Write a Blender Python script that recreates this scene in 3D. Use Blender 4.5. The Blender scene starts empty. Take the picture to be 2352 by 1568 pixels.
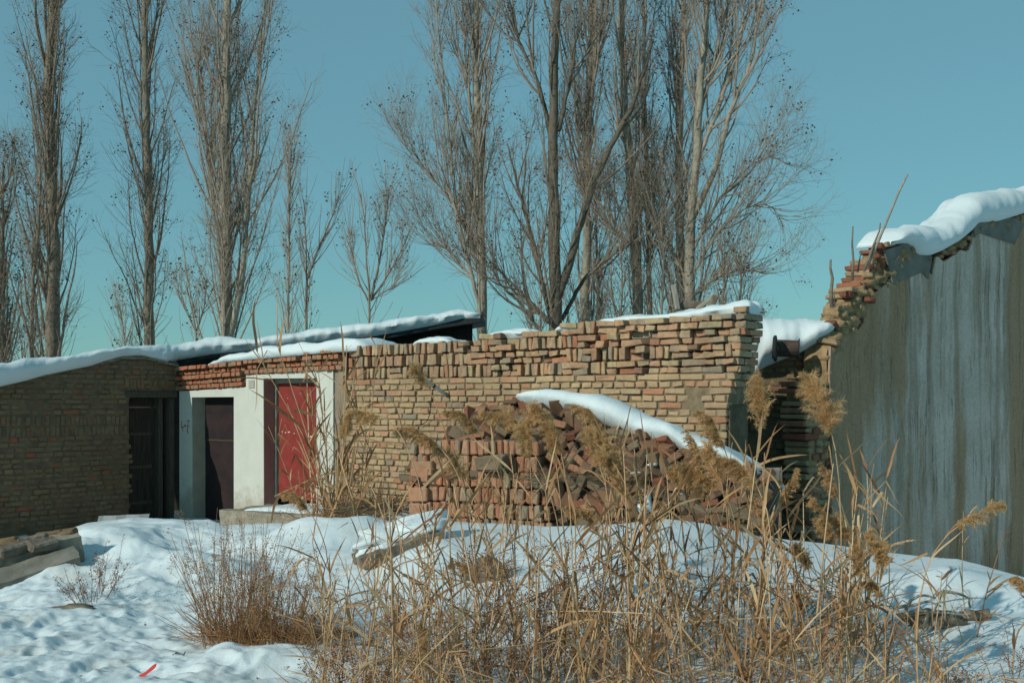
import bpy, math, random
import numpy as np
from mathutils import Matrix, Vector

random.seed(7)
rng = np.random.default_rng(7)
E, F, U0, V0 = 1.75, 2600.0, 1176.0, 924.0      # eye height, focal length and horizon of the view (2352-px picture)
SC = bpy.context.scene
COL = SC.collection

# ------------------------------------------------------------------ basic helpers
def PX(u, v, Y):
    return np.array([(u - U0) / F * Y, Y, E - (v - V0) / F * Y])

def tag(o, label=None, cat=None, group=None, kind=None):
    if label: o['label'] = label
    if cat: o['category'] = cat
    if group: o['group'] = group
    if kind: o['kind'] = kind
    return o

def link(o, parent=None):
    COL.objects.link(o)
    if parent is not None: o.parent = parent
    return o

def empty(name, loc=(0, 0, 0), rz=0.0, **kw):
    o = bpy.data.objects.new(name, None)
    o.empty_display_size = .2
    o.location = loc; o.rotation_euler = (0, 0, rz)
    link(o); tag(o, **kw)
    return o

def mesh_data(name, V, Q=None, T=None, mat=None, smooth=False):
    V = np.asarray(V, np.float32).reshape(-1, 3)
    Q = np.zeros((0, 4), np.int32) if Q is None or len(Q) == 0 else np.asarray(Q, np.int32)
    T = np.zeros((0, 3), np.int32) if T is None or len(T) == 0 else np.asarray(T, np.int32)
    me = bpy.data.meshes.new(name)
    me.vertices.add(len(V)); me.vertices.foreach_set('co', V.ravel())
    nl = Q.size + T.size
    me.loops.add(nl)
    me.loops.foreach_set('vertex_index', np.concatenate([Q.ravel(), T.ravel()]).astype(np.int32))
    np_ = len(Q) + len(T)
    me.polygons.add(np_)
    tot = np.concatenate([np.full(len(Q), 4), np.full(len(T), 3)]).astype(np.int32)
    st = np.concatenate([[0], np.cumsum(tot)[:-1]]).astype(np.int32)
    me.polygons.foreach_set('loop_start', st)
    me.polygons.foreach_set('loop_total', tot)
    me.polygons.foreach_set('use_smooth', np.full(np_, smooth))
    me.update(calc_edges=True); me.validate()
    if mat: me.materials.append(mat)
    return me

def mob(name, parts, mat, parent=None, smooth=False, **kw):
    """parts: one (V,Q,T) or a list of them -> one mesh object"""
    if isinstance(parts, tuple): parts = [parts]
    Vs, Qs, Ts, n = [], [], [], 0
    for V, Q, T in parts:
        V = np.asarray(V, float).reshape(-1, 3)
        Vs.append(V)
        if Q is not None and len(Q): Qs.append(np.asarray(Q) + n)
        if T is not None and len(T): Ts.append(np.asarray(T) + n)
        n += len(V)
    V = np.concatenate(Vs); Q = np.concatenate(Qs) if Qs else None; T = np.concatenate(Ts) if Ts else None
    o = bpy.data.objects.new(name, mesh_data(name, V, Q, T, mat, smooth))
    link(o, parent); tag(o, **kw)
    return o

# ---- chamfered boxes in bulk
_C = np.array([[x, y, z] for x in (-1, 1) for y in (-1, 1) for z in (-1, 1)], float)
def _template():
    idx = lambda c, a: c * 3 + a
    Q, T = [], []
    pos = np.zeros((24, 3))
    for c in range(8):
        for a in range(3):
            p = _C[c] * .8; p[a] = _C[c][a]; pos[idx(c, a)] = p
    cid = {tuple(_C[c].astype(int)): c for c in range(8)}
    for a in range(3):
        b, d = [k for k in range(3) if k != a]
        for s in (-1, 1):
            f = []
            for sb, sd in ((-1, -1), (1, -1), (1, 1), (-1, 1)):
                t = [0, 0, 0]; t[a] = s; t[b] = sb; t[d] = sd
                f.append(idx(cid[tuple(t)], a))
            Q.append(f)
    for k in range(3):
        a, b = [m for m in range(3) if m != k]
        for sa in (-1, 1):
            for sb in (-1, 1):
                t1 = [0] * 3; t1[k] = -1; t1[a] = sa; t1[b] = sb
                t2 = list(t1); t2[k] = 1
                c1, c2 = cid[tuple(t1)], cid[tuple(t2)]
                Q.append([idx(c1, a), idx(c2, a), idx(c2, b), idx(c1, b)])
    for c in range(8): T.append([idx(c, 0), idx(c, 1), idx(c, 2)])
    def fix(f):
        p = pos[f]; n = np.cross(p[1] - p[0], p[2] - p[0])
        return f if n @ p.mean(0) > 0 else f[::-1]
    return np.array([fix(f) for f in Q]), np.array([fix(f) for f in T])
_TQ, _TT = _template()

def boxes(C, H, R=None, bev=.006, jit=0.0, r=rng):
    C = np.atleast_2d(np.asarray(C, float)); H = np.atleast_2d(np.asarray(H, float))
    N = len(C); H = np.broadcast_to(H, (N, 3))
    corner = _C[None] * H[:, None]                       # N,8,3
    if jit: corner = corner + r.normal(0, jit, corner.shape)
    V = np.repeat(corner[:, :, None, :], 3, 2)           # N,8,3(axis),3
    for a in range(3):
        for k in range(3):
            if k != a:
                bv = np.minimum(bev * (1 + (r.random((N, 8)) if jit else 0)), H[:, k:k + 1] * .45)
                V[:, :, a, k] -= _C[None, :, k] * bv
    V = V.reshape(N, 24, 3)
    if R is not None: V = np.einsum('nij,nkj->nki', np.asarray(R, float), V)
    V = V + C[:, None]
    off = (np.arange(N) * 24)[:, None, None]
    return V.reshape(-1, 3), (_TQ[None] + off).reshape(-1, 4), (_TT[None] + off).reshape(-1, 3)

def rotmats(rx, ry, rz):
    rx, ry, rz = map(np.asarray, (rx, ry, rz))
    cx, sx, cy, sy, cz, sz = np.cos(rx), np.sin(rx), np.cos(ry), np.sin(ry), np.cos(rz), np.sin(rz)
    o, l = np.zeros_like(cx), np.ones_like(cx)
    X = np.stack([l, o, o, o, cx, -sx, o, sx, cx], -1).reshape(-1, 3, 3)
    Yr = np.stack([cy, o, sy, o, l, o, -sy, o, cy], -1).reshape(-1, 3, 3)
    Z = np.stack([cz, -sz, o, sz, cz, o, o, o, l], -1).reshape(-1, 3, 3)
    return Z @ Yr @ X

def box(x0, x1, y0, y1, z0, z1, bev=.004):
    return boxes([[(x0 + x1) / 2, (y0 + y1) / 2, (z0 + z1) / 2]], [[abs(x1 - x0) / 2, abs(y1 - y0) / 2, abs(z1 - z0) / 2]], bev=bev)

# ---- tubes in bulk: P[N,K,3], R[N,K]
def tubes(P, R, S=4, caps=False):
    P = np.asarray(P, float); R = np.asarray(R, float)
    N, K, _ = P.shape
    R = np.broadcast_to(R, (N, K))
    Tn = np.gradient(P, axis=1); Tn /= np.linalg.norm(Tn, axis=2, keepdims=True) + 1e-9
    ref = np.where(np.abs(Tn[:, :1, 2:3]) > .8, np.array([1., 0, 0]), np.array([0., 0, 1.]))[:, 0]
    n = np.cross(Tn[:, 0], ref); n /= np.linalg.norm(n, axis=1, keepdims=True)
    V = np.empty((N, K, S, 3))
    ang = np.arange(S) / S * 2 * np.pi
    for k in range(K):
        t = Tn[:, k]
        n = n - (n * t).sum(1, keepdims=True) * t; n /= np.linalg.norm(n, axis=1, keepdims=True) + 1e-9
        b = np.cross(t, n)
        V[:, k] = P[:, k, None] + R[:, k, None, None] * (n[:, None] * np.cos(ang)[None, :, None] + b[:, None] * np.sin(ang)[None, :, None])
    i = np.arange(N)[:, None, None] * K * S; k = np.arange(K - 1)[None, :, None] * S; s = np.arange(S)[None, None]
    s2 = (s + 1) % S
    Q = np.stack([i + k + s, i + k + s2, i + k + S + s2, i + k + S + s], -1).reshape(-1, 4)
    T = None
    if caps:
        tl = []
        for base, flip in ((0, True), ((K - 1) * S, False)):
            for j in range(1, S - 1):
                f = np.stack([i[:, 0, 0] + base, i[:, 0, 0] + base + j, i[:, 0, 0] + base + j + 1], -1)
                tl.append(f[:, ::-1] if flip else f)
        T = np.concatenate(tl)
    return V.reshape(-1, 3), Q, T

# ---- flat ribbons in bulk: P[N,K,3], half widths W[N,K], side vectors D[N,3]
def ribbons(P, W, D, fold=0.0):
    P = np.asarray(P, float); N, K, _ = P.shape
    W = np.broadcast_to(W, (N, K)); D = D / (np.linalg.norm(D, axis=1, keepdims=True) + 1e-9)
    V = np.empty((N, K, 2, 3))
    V[:, :, 0] = P - D[:, None] * W[:, :, None]; V[:, :, 1] = P + D[:, None] * W[:, :, None]
    i = np.arange(N)[:, None] * K * 2; k = np.arange(K - 1)[None] * 2
    Q = np.stack([i + k, i + k + 1, i + k + 3, i + k + 2], -1).reshape(-1, 4)
    return V.reshape(-1, 3), Q, None

def poly_slab(pts, y0, y1, holes=None):
    """closed outline pts (x,z) extruded from y0 to y1 (local frame)."""
    from mathutils.geometry import tessellate_polygon
    n = len(pts)
    V = [(x, y0, z) for x, z in pts] + [(x, y1, z) for x, z in pts]
    tri = tessellate_polygon([[Vector((x, z, 0)) for x, z in pts]])
    T = []
    for a, b, c in tri:
        pa, pb, pc = (np.array(pts[i]) for i in (a, b, c))
        cr = (pb[0] - pa[0]) * (pc[1] - pa[1]) - (pb[1] - pa[1]) * (pc[0] - pa[0])
        if cr < 0: a, c = c, a
        T.append((a, b, c)); T.append((c + n, b + n, a + n))
    Q = [(i, i + n, (i + 1) % n + n, (i + 1) % n) for i in range(n)]
    return np.array(V, float), np.array(Q), np.array(T)

# ---- value noise (numpy)
_TAB = np.random.default_rng(99).random((256, 256)) * 2 - 1
def vnoise(x, y):
    xi = np.floor(x).astype(int); yi = np.floor(y).astype(int)
    fx = x - xi; fy = y - yi
    fx = fx * fx * (3 - 2 * fx); fy = fy * fy * (3 - 2 * fy)
    g = lambda a, b: _TAB[a & 255, b & 255]
    return (g(xi, yi) * (1 - fx) + g(xi + 1, yi) * fx) * (1 - fy) + (g(xi, yi + 1) * (1 - fx) + g(xi + 1, yi + 1) * fx) * fy
def fbm(x, y, o=4):
    s = 0; a = 1
    for k in range(o):
        s = s + a * vnoise(x * 2 ** k + 17 * k, y * 2 ** k + 31 * k); a *= .5
    return s

# ------------------------------------------------------------------ materials
def nodes(name):
    m = bpy.data.materials.new(name); m.use_nodes = True
    nt = m.node_tree; b = nt.nodes['Principled BSDF']
    return m, nt, b
def N(nt, t, **kw):
    n = nt.nodes.new(t)
    for k, v in kw.items():
        if k.startswith('i_'): n.inputs[k[2:].replace('_', ' ')].default_value = v
        else: setattr(n, k, v)
    return n
def ramp(nt, stops, interp='LINEAR'):
    r = nt.nodes.new('ShaderNodeValToRGB'); cr = r.color_ramp; cr.interpolation = interp
    while len(cr.elements) < len(stops): cr.elements.new(.5)
    for e, (p, c) in zip(cr.elements, stops):
        e.position = p; e.color = (*c, 1)
    return r
def noise(nt, scale, detail=5, rough=.6, vec=None, coord='Object', mapscale=None):
    tc = N(nt, 'ShaderNodeTexCoord')
    n = N(nt, 'ShaderNodeTexNoise'); n.inputs['Scale'].default_value = scale
    n.inputs['Detail'].default_value = detail; n.inputs['Roughness'].default_value = rough
    src = tc.outputs[coord]
    if mapscale:
        mp = N(nt, 'ShaderNodeMapping'); mp.inputs['Scale'].default_value = mapscale
        nt.links.new(src, mp.inputs[0]); src = mp.outputs[0]
    nt.links.new(src, n.inputs['Vector'])
    return n
def mix(nt, fac, a, b, mode='MIX'):
    m = N(nt, 'ShaderNodeMix', data_type='RGBA', blend_type=mode)
    for sock, val in ((m.inputs[0], fac), (m.inputs[6], a), (m.inputs[7], b)):
        if hasattr(val, 'links') or hasattr(val, 'is_output'): nt.links.new(val, sock)
        elif isinstance(val, tuple): sock.default_value = (*val, 1)
        else: sock.default_value = val
    return m.outputs[2]
def bump(nt, b, h, strength=.3, dist=.02):
    bp = N(nt, 'ShaderNodeBump'); bp.inputs['Strength'].default_value = strength; bp.inputs['Distance'].default_value = dist
    nt.links.new(h, bp.inputs['Height']); nt.links.new(bp.outputs[0], b.inputs['Normal'])
    return bp

def simple(name, c1, c2, scale=6, rough=.85, bs=.3, bd=.01, mapscale=None, spec=.3, lo=.35, hi=.65, detail=6):
    m, nt, b = nodes(name)
    n = noise(nt, scale, detail, mapscale=mapscale)
    r = ramp(nt, [(lo, c1), (hi, c2)]); nt.links.new(n.outputs[0], r.inputs[0])
    nt.links.new(r.outputs[0], b.inputs['Base Color'])
    b.inputs['Roughness'].default_value = rough; b.inputs['Specular IOR Level'].default_value = spec
    if bs: bump(nt, b, n.outputs[0], bs, bd)
    return m

def island(name, stops, grime=(.05, .045, .035), gfac=.35, rough=.9, bs=.6, nscale=14, big=.8):
    """colour per loose piece (bricks, blades), with grime and pitted relief"""
    m, nt, b = nodes(name)
    g = N(nt, 'ShaderNodeNewGeometry')
    r = ramp(nt, stops); nt.links.new(g.outputs['Random Per Island'], r.inputs[0])
    n = noise(nt, nscale, 7, .65)
    r2 = ramp(nt, [(.42, (0, 0, 0)), (.7, (1, 1, 1))]); nt.links.new(n.outputs[0], r2.inputs[0])
    sc = N(nt, 'ShaderNodeMath', operation='MULTIPLY'); nt.links.new(r2.outputs[0], sc.inputs[0]); sc.inputs[1].default_value = gfac
    c = mix(nt, sc.outputs[0], r.outputs[0], grime)
    n2 = noise(nt, big, 3)
    r3 = ramp(nt, [(.3, (.75, .75, .75)), (.7, (1.15, 1.12, 1.08))]); nt.links.new(n2.outputs[0], r3.inputs[0])
    c = mix(nt, 1.0, c, r3.outputs[0], 'MULTIPLY')
    nt.links.new(c, b.inputs['Base Color']); b.inputs['Roughness'].default_value = rough
    b.inputs['Specular IOR Level'].default_value = .2
    if bs:
        n3 = noise(nt, 60, 5)
        bump(nt, b, n3.outputs[0], bs, .008)
    return m

M = {}
TAN = (.42, .30, .18); ORG = (.43, .19, .10); PNK = (.44, .265, .165); GRY = (.27, .24, .185); RED = (.30, .085, .045); DK = (.12, .085, .06)
YEL = (.44, .345, .21)
M['brick_low'] = island('aged_tan_brick', [(0, YEL), (.35, TAN), (.7, (.37, .29, .19)), (.86, PNK), (.94, (.39, .20, .12)), (1, GRY)], gfac=.25)
M['brick_top'] = island('dry_laid_brick', [(0, TAN), (.22, PNK), (.38, (.35, .25, .165)), (.52, GRY), (.62, (.38, .21, .13)), (.74, (.36, .29, .195)), (.88, YEL), (.94, (.38, .16, .09)), (1, (.20, .15, .11))], gfac=.4)
M['brick_wing'] = island('dark_brown_brick', [(0, (.17, .125, .075)), (.4, (.21, .155, .092)), (.75, (.185, .135, .083)), (.94, (.22, .12, .07)), (1, (.28, .11, .06))], gfac=.5)  # darker brown than the other wall bricks
M['brick_stub'] = island('orange_stack_brick', [(0, (.40, .20, .125)), (.3, (.42, .25, .16)), (.55, (.38, .16, .09)), (.75, (.36, .26, .17)), (.9, GRY), (1, (.44, .19, .10))], gfac=.35)
M['brick_corn'] = island('cornice_brick', [(0, (.40, .16, .09)), (.3, (.36, .19, .11)), (.6, (.30, .19, .12)), (.85, (.42, .14, .08)), (1, (.26, .2, .13))], gfac=.3)
M['brick_heap'] = [island('rubble_brick_%s' % k, [(0, c), (1, d)], gfac=.5, big=3) for k, c, d in
                   (('red', (.22, .09, .055), (.15, .062, .04)), ('brown', (.20, .125, .08), (.14, .088, .056)), ('grey', (.17, .135, .095), (.23, .175, .115)), ('orange', (.31, .165, .10), (.24, .13, .08)))]
M['brick_gable'] = island('gable_brick', [(0, (.30, .22, .13)), (.35, (.36, .26, .16)), (.6, (.33, .17, .10)), (.8, (.24, .09, .06)), (1, (.38, .29, .18))], gfac=.4)
M['mortar'] = simple('mud_mortar', (.13, .10, .062), (.24, .19, .12), 9, bs=.8, bd=.02)
M['dark_mortar'] = simple('dark_joint_dirt', (.055, .042, .03), (.12, .09, .06), 8, bs=.5)
M['wing_mortar'] = simple('dark_brown_mortar', (.08, .062, .038), (.16, .12, .074), 5, bs=.9, bd=.02)  # darker brown than the mortar of the long wall
M['loam'] = simple('crumbling_loam', (.20, .14, .075), (.36, .26, .14), 7, bs=1.0, bd=.05)
M['brown_plaster'] = simple('brown_plaster', (.20, .16, .12), (.28, .23, .17), 5, bs=.3)
M['concrete'] = simple('old_concrete', (.20, .185, .145), (.33, .30, .24), 7, bs=.9, bd=.02)
M['dark_concrete'] = simple('dark_grey_concrete', (.12, .12, .10), (.20, .195, .165), 4, bs=.6, bd=.02)  # darker grey than the other concrete
M['rock'] = simple('dirty_rock', (.10, .085, .065), (.22, .19, .15), 6, bs=1, bd=.05)
M['boards'] = simple('near_black_boards', (.012, .012, .011), (.045, .038, .030), 5, bs=.8, bd=.01, mapscale=(.6, .6, 9))  # near-black tone for the lean-to's wall and battens
M['felt'] = simple('roofing_felt', (.012, .018, .020), (.03, .036, .038), 5, bs=.3)
M['old_door'] = simple('weathered_door_wood', (.022, .018, .013), (.05, .041, .03), 5, bs=.6, mapscale=(8, 8, .6))
M['frame_wood'] = simple('weathered_frame_wood', (.045, .04, .028), (.09, .078, .055), 7, bs=.6, mapscale=(8, 8, .6))
M['dark_door'] = simple('dark_maroon_door', (.014, .011, .014), (.032, .018, .018), 4, bs=.2)
M['grey_wood'] = simple('silvered_wood', (.22, .21, .18), (.36, .34, .29), 9, bs=.6, mapscale=(6, 6, .8))
M['bark_wood'] = simple('barked_stick', (.12, .095, .07), (.24, .20, .15), 14, bs=.7)
M['grey_metal'] = simple('painted_grey_metal', (.22, .22, .19), (.30, .30, .26), 8, bs=.1)
M['rust'] = simple('rusted_drum', (.03, .025, .02), (.09, .06, .045), 8, bs=.4)
M['vent'] = simple('vent_grey', (.30, .30, .25), (.38, .38, .32), 8, bs=.2)
M['jamb'] = simple('brown_jamb', (.26, .145, .125), (.31, .18, .155), 4, bs=.15)  # brown-mauve tone, unlike the whitewashed wall around it
M['jamb_grey'] = simple('grey_jamb_plaster', (.30, .28, .22), (.38, .355, .29), 4, bs=.3)
M['pale_pipe'] = simple('pale_pipe_plastic', (.50, .54, .54), (.62, .66, .65), 12, bs=.1)
M['cable'] = simple('black_cable', (.015, .015, .015), (.03, .03, .03), 5, bs=0)
M['red_plastic'] = simple('red_plastic', (.55, .012, .012), (.65, .02, .015), 8, rough=.4, bs=0, spec=.5)
M['red_mark'] = simple('red_brush_mark', (.26, .04, .03), (.36, .07, .05), 30, bs=0)
M['white_scuff'] = simple('white_scuff', (.6, .6, .58), (.7, .7, .68), 30, bs=0)
M['twigs'] = island('dead_twig', [(0, (.10, .08, .055)), (.5, (.17, .13, .08)), (1, (.24, .17, .09))], gfac=0, bs=0)

def m_white():
    m, nt, b = nodes('whitewashed_plaster')
    n = noise(nt, 3, 6); r = ramp(nt, [(.3, (.48, .515, .465)), (.7, (.54, .57, .525))]); nt.links.new(n.outputs[0], r.inputs[0])
    n2 = noise(nt, 1.0, 6, mapscale=(14, 14, .7))
    r2 = ramp(nt, [(.6, (0, 0, 0)), (.78, (1, 1, 1))]); nt.links.new(n2.outputs[0], r2.inputs[0])
    f = N(nt, 'ShaderNodeMath', operation='MULTIPLY'); nt.links.new(r2.outputs[0], f.inputs[0]); f.inputs[1].default_value = .6
    c = mix(nt, f.outputs[0], r.outputs[0], (.36, .31, .21))
    n4 = noise(nt, 7, 7)
    r4 = ramp(nt, [(.66, (0, 0, 0)), (.72, (1, 1, 1))]); nt.links.new(n4.outputs[0], r4.inputs[0])
    f4 = N(nt, 'ShaderNodeMath', operation='MULTIPLY'); nt.links.new(r4.outputs[0], f4.inputs[0]); f4.inputs[1].default_value = .45
    c = mix(nt, f4.outputs[0], c, (.40, .36, .27))
    tcz = N(nt, 'ShaderNodeTexCoord'); sx = N(nt, 'ShaderNodeSeparateXYZ'); nt.links.new(tcz.outputs['Object'], sx.inputs[0])   # splashed grime along the foot of the wall
    n6 = noise(nt, 5, 7, .7); sb = N(nt, 'ShaderNodeMath', operation='MULTIPLY_ADD'); nt.links.new(n6.outputs[0], sb.inputs[0]); sb.inputs[1].default_value = 1.3; nt.links.new(sx.outputs[2], sb.inputs[2])
    r6 = ramp(nt, [(.55, (.7, .7, .7)), (.95, (0, 0, 0))]); nt.links.new(sb.outputs[0], r6.inputs[0]); c = mix(nt, r6.outputs[0], c, (.30, .265, .20))
    nt.links.new(c, b.inputs['Base Color']); b.inputs['Roughness'].default_value = .9
    n3 = noise(nt, 18, 6); bump(nt, b, n3.outputs[0], .35, .015)
    return m
M['white'] = m_white()

def m_red():
    m, nt, b = nodes('chalky_red_paint')
    n = noise(nt, 5, 7); r = ramp(nt, [(.3, (.17, .014, .010)), (.55, (.205, .019, .014)), (.8, (.26, .042, .030))]); nt.links.new(n.outputs[0], r.inputs[0])
    n2 = noise(nt, 22, 6); r2 = ramp(nt, [(.86, (0, 0, 0)), (.9, (1, 1, 1))]); nt.links.new(n2.outputs[0], r2.inputs[0])
    f = N(nt, 'ShaderNodeMath', operation='MULTIPLY'); nt.links.new(r2.outputs[0], f.inputs[0]); f.inputs[1].default_value = .5
    c = mix(nt, f.outputs[0], r.outputs[0], (.45, .30, .27))
    nt.links.new(c, b.inputs['Base Color']); b.inputs['Roughness'].default_value = .65
    bump(nt, b, n.outputs[0], .15, .01)
    return m
M['red'] = m_red()

def m_snow(dirt=.25, sc=1.0, name='snow'):
    m, nt, b = nodes(name)
    n = noise(nt, 1.6 * sc, 8, .65)
    r = ramp(nt, [(.54, (0, 0, 0)), (.74, (1, 1, 1))]); nt.links.new(n.outputs[0], r.inputs[0])
    f = N(nt, 'ShaderNodeMath', operation='MULTIPLY'); nt.links.new(r.outputs[0], f.inputs[0]); f.inputs[1].default_value = dirt
    c = mix(nt, f.outputs[0], (.60, .695, .73), (.41, .39, .33))
    nt.links.new(c, b.inputs['Base Color']); b.inputs['Roughness'].default_value = .6; b.inputs['Specular IOR Level'].default_value = .25
    n2 = noise(nt, 14 * sc, 9, .7)
    bump(nt, b, n2.outputs[0], .4, .025)
    return m
M['snow'] = m_snow(.75, 1, 'ground_snow')
M['cap'] = m_snow(.06, 1, 'fresh_snow')

def m_streak():
    m, nt, b = nodes('streaked_gable_plaster')
    tc = N(nt, 'ShaderNodeTexCoord')
    wob = N(nt, 'ShaderNodeTexNoise'); wob.inputs['Scale'].default_value = 1.1; wob.inputs['Detail'].default_value = 4
    nt.links.new(tc.outputs['Object'], wob.inputs['Vector'])
    wv = N(nt, 'ShaderNodeMixRGB', blend_type='ADD'); wv.inputs[0].default_value = .22
    nt.links.new(tc.outputs['Object'], wv.inputs[1]); nt.links.new(wob.outputs['Color'], wv.inputs[2])
    def st(scale, ms, lo, hi, detail=5, off=0):
        n = N(nt, 'ShaderNodeTexNoise'); n.inputs['Scale'].default_value = scale; n.inputs['Detail'].default_value = detail
        mp = N(nt, 'ShaderNodeMapping'); mp.inputs['Scale'].default_value = ms; mp.inputs['Location'].default_value = (off, 0, off)
        nt.links.new(wv.outputs[0], mp.inputs[0]); nt.links.new(mp.outputs[0], n.inputs['Vector'])
        r = ramp(nt, [(lo, (0, 0, 0)), (hi, (1, 1, 1))]); nt.links.new(n.outputs[0], r.inputs[0]); return r.outputs[0]
    def mul(a, k):
        f = N(nt, 'ShaderNodeMath', operation='MULTIPLY'); nt.links.new(a, f.inputs[0])
        if isinstance(k, float): f.inputs[1].default_value = k
        else: nt.links.new(k, f.inputs[1])
        return f.outputs[0]
    wide = st(1.0, (1.35, 1.35, .17), .46, .56, 9)
    mid = st(1.0, (5, 5, .34), .48, .64, 9, 3)
    thin = st(1.0, (22, 22, .4), .575, .62, 3, 7)
    gate = st(1.0, (1, 1, 1), .38, .6, 5, 11)
    blot = st(1.3, (1, 1, 1), .35, .7, 7, 2)
    base = mix(nt, blot, (.64, .55, .48), (.47, .41, .34))
    c = mix(nt, wide, base, (.40, .26, .155))
    c = mix(nt, mul(mid, .6), c, (.27, .19, .115))
    c = mix(nt, mul(mul(thin, gate), .6), c, (.085, .075, .055))
    gr = noise(nt, 22, 8, .75); rg = ramp(nt, [(.3, (.72, .72, .72)), (.7, (1.18, 1.18, 1.18))]); nt.links.new(gr.outputs[0], rg.inputs[0]); c = mix(nt, 1.0, c, rg.outputs[0], 'MULTIPLY')
    nt.links.new(c, b.inputs['Base Color']); b.inputs['Roughness'].default_value = .92
    n3 = noise(nt, 9, 9, .7); bump(nt, b, n3.outputs[0], .9, .05)
    return m
M['streak'] = m_streak()

def m_bark(name, c1, c2, dark, ms=(3, 3, .8)):
    m, nt, b = nodes(name)
    n = noise(nt, 2.5, 7, .7, mapscale=(2, 2, .8)); r = ramp(nt, [(.35, c1), (.65, c2)]); nt.links.new(n.outputs[0], r.inputs[0])
    n2 = noise(nt, 4, 6, .6, mapscale=(1, 1, 2.2)); r2 = ramp(nt, [(.58, (0, 0, 0)), (.68, (1, 1, 1))]); nt.links.new(n2.outputs[0], r2.inputs[0])
    c = mix(nt, r2.outputs[0], r.outputs[0], dark)
    nt.links.new(c, b.inputs['Base Color']); b.inputs['Roughness'].default_value = .9; b.inputs['Specular IOR Level'].default_value = .2
    bump(nt, b, n.outputs[0], .7, .04)
    return m
M['bark_pale'] = m_bark('pale_poplar_bark', (.22, .20, .155), (.35, .325, .26), (.10, .085, .065))
M['bark_dark'] = m_bark('dark_elm_bark', (.08, .07, .055), (.17, .145, .11), (.035, .03, .025))
M['bark_mid'] = m_bark('grey_poplar_bark', (.16, .14, .105), (.27, .24, .185), (.06, .05, .04))
M['twig_pale'] = simple('pale_twig_bark', (.25, .21, .165), (.34, .29, .23), 1, bs=0)
M['twig_dark'] = simple('dark_twig_bark', (.17, .14, .105), (.26, .215, .165), 1, bs=0)
M['dead_leaf'] = island('withered_leaf', [(0, (.05, .03, .02)), (.6, (.11, .06, .035)), (1, (.20, .10, .05))], gfac=0, bs=0)

def m_reed(name, stops, tr=0):
    m, nt, b = nodes(name)
    g = N(nt, 'ShaderNodeNewGeometry'); oi = N(nt, 'ShaderNodeObjectInfo')
    a = N(nt, 'ShaderNodeMath', operation='ADD'); nt.links.new(g.outputs['Random Per Island'], a.inputs[0]); nt.links.new(oi.outputs['Random'], a.inputs[1])
    fr = N(nt, 'ShaderNodeMath', operation='FRACT'); nt.links.new(a.outputs[0], fr.inputs[0])
    r = ramp(nt, stops); nt.links.new(fr.outputs[0], r.inputs[0])
    n = noise(nt, 9, 4); r2 = ramp(nt, [(.3, (.65, .62, .6)), (.7, (1.1, 1.1, 1.1))]); nt.links.new(n.outputs[0], r2.inputs[0])
    c = mix(nt, 1.0, r.outputs[0], r2.outputs[0], 'MULTIPLY')
    nt.links.new(c, b.inputs['Base Color']); b.inputs['Roughness'].default_value = .6; b.inputs['Specular IOR Level'].default_value = .3
    if tr:
        t = N(nt, 'ShaderNodeBsdfTranslucent'); nt.links.new(c, t.inputs[0]); ms = N(nt, 'ShaderNodeMixShader'); ms.inputs[0].default_value = tr
        nt.links.new(b.outputs[0], ms.inputs[1]); nt.links.new(t.outputs[0], ms.inputs[2]); nt.links.new(ms.outputs[0], nt.nodes['Material Output'].inputs['Surface'])
    return m
M['reed_stem'] = m_reed('dry_reed_stem', [(0, (.56, .39, .21)), (.4, (.42, .25, .115)), (.7, (.66, .51, .32)), (1, (.28, .14, .065))])
M['reed_leaf'] = m_reed('dry_reed_leaf', [(0, (.58, .38, .19)), (.35, (.36, .18, .075)), (.6, (.70, .53, .31)), (.8, (.24, .11, .05)), (1, (.50, .30, .14))], .3)
M['plume'] = m_reed('reed_plume_fluff', [(0, (.76, .52, .27)), (.5, (.66, .43, .20)), (1, (.86, .64, .37))], .5)
M['straw'] = m_reed('rusty_straw', [(0, (.42, .24, .115)), (.5, (.30, .15, .065)), (1, (.54, .35, .18))], .2)
M['weed'] = m_reed('rusty_weed', [(0, (.20, .09, .045)), (.4, (.28, .14, .07)), (.7, (.15, .065, .035)), (1, (.34, .19, .09))])

# ------------------------------------------------------------------ camera, sun, sky
cam = bpy.data.cameras.new('camera'); cam.sensor_width = 36; cam.lens = 36 * F / 2352
cam.shift_y = 140 / 2352; cam.clip_end = 6000; cam.clip_start = .05
co = bpy.data.objects.new('camera', cam); COL.objects.link(co)
co.location = (0, 0, E); co.rotation_euler = (math.radians(90), 0, 0); SC.camera = co

SUN_DIR = Vector((-.75, -.66, 0)).normalized(); ALT = math.radians(28)
sd = Vector((SUN_DIR.x * math.cos(ALT), SUN_DIR.y * math.cos(ALT), math.sin(ALT)))
sl = bpy.data.lights.new('sun', 'SUN'); sl.energy = 3.2; sl.angle = math.radians(.53); sl.color = (1, .93, .80)
so = bpy.data.objects.new('sun', sl); COL.objects.link(so); so.rotation_euler = sd.to_track_quat('Z', 'Y').to_euler(); so.location = (-20, -20, 30)
w = bpy.data.worlds.new('World'); SC.world = w; w.use_nodes = True; wn = w.node_tree
bg = wn.nodes['Background']; sky = wn.nodes.new('ShaderNodeTexSky'); sky.sky_type = 'NISHITA'; sky.sun_disc = False
sky.sun_elevation = ALT; sky.sun_rotation = math.atan2(sd.x, sd.y); sky.altitude = 200; sky.air_density = 1.0; sky.dust_density = 0.3; sky.ozone_density = 1.6
tint = wn.nodes.new('ShaderNodeMix'); tint.data_type = 'RGBA'; tint.blend_type = 'MULTIPLY'; tint.inputs[0].default_value = 1
tint.inputs[7].default_value = (.54, .98, .82, 1)
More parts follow.
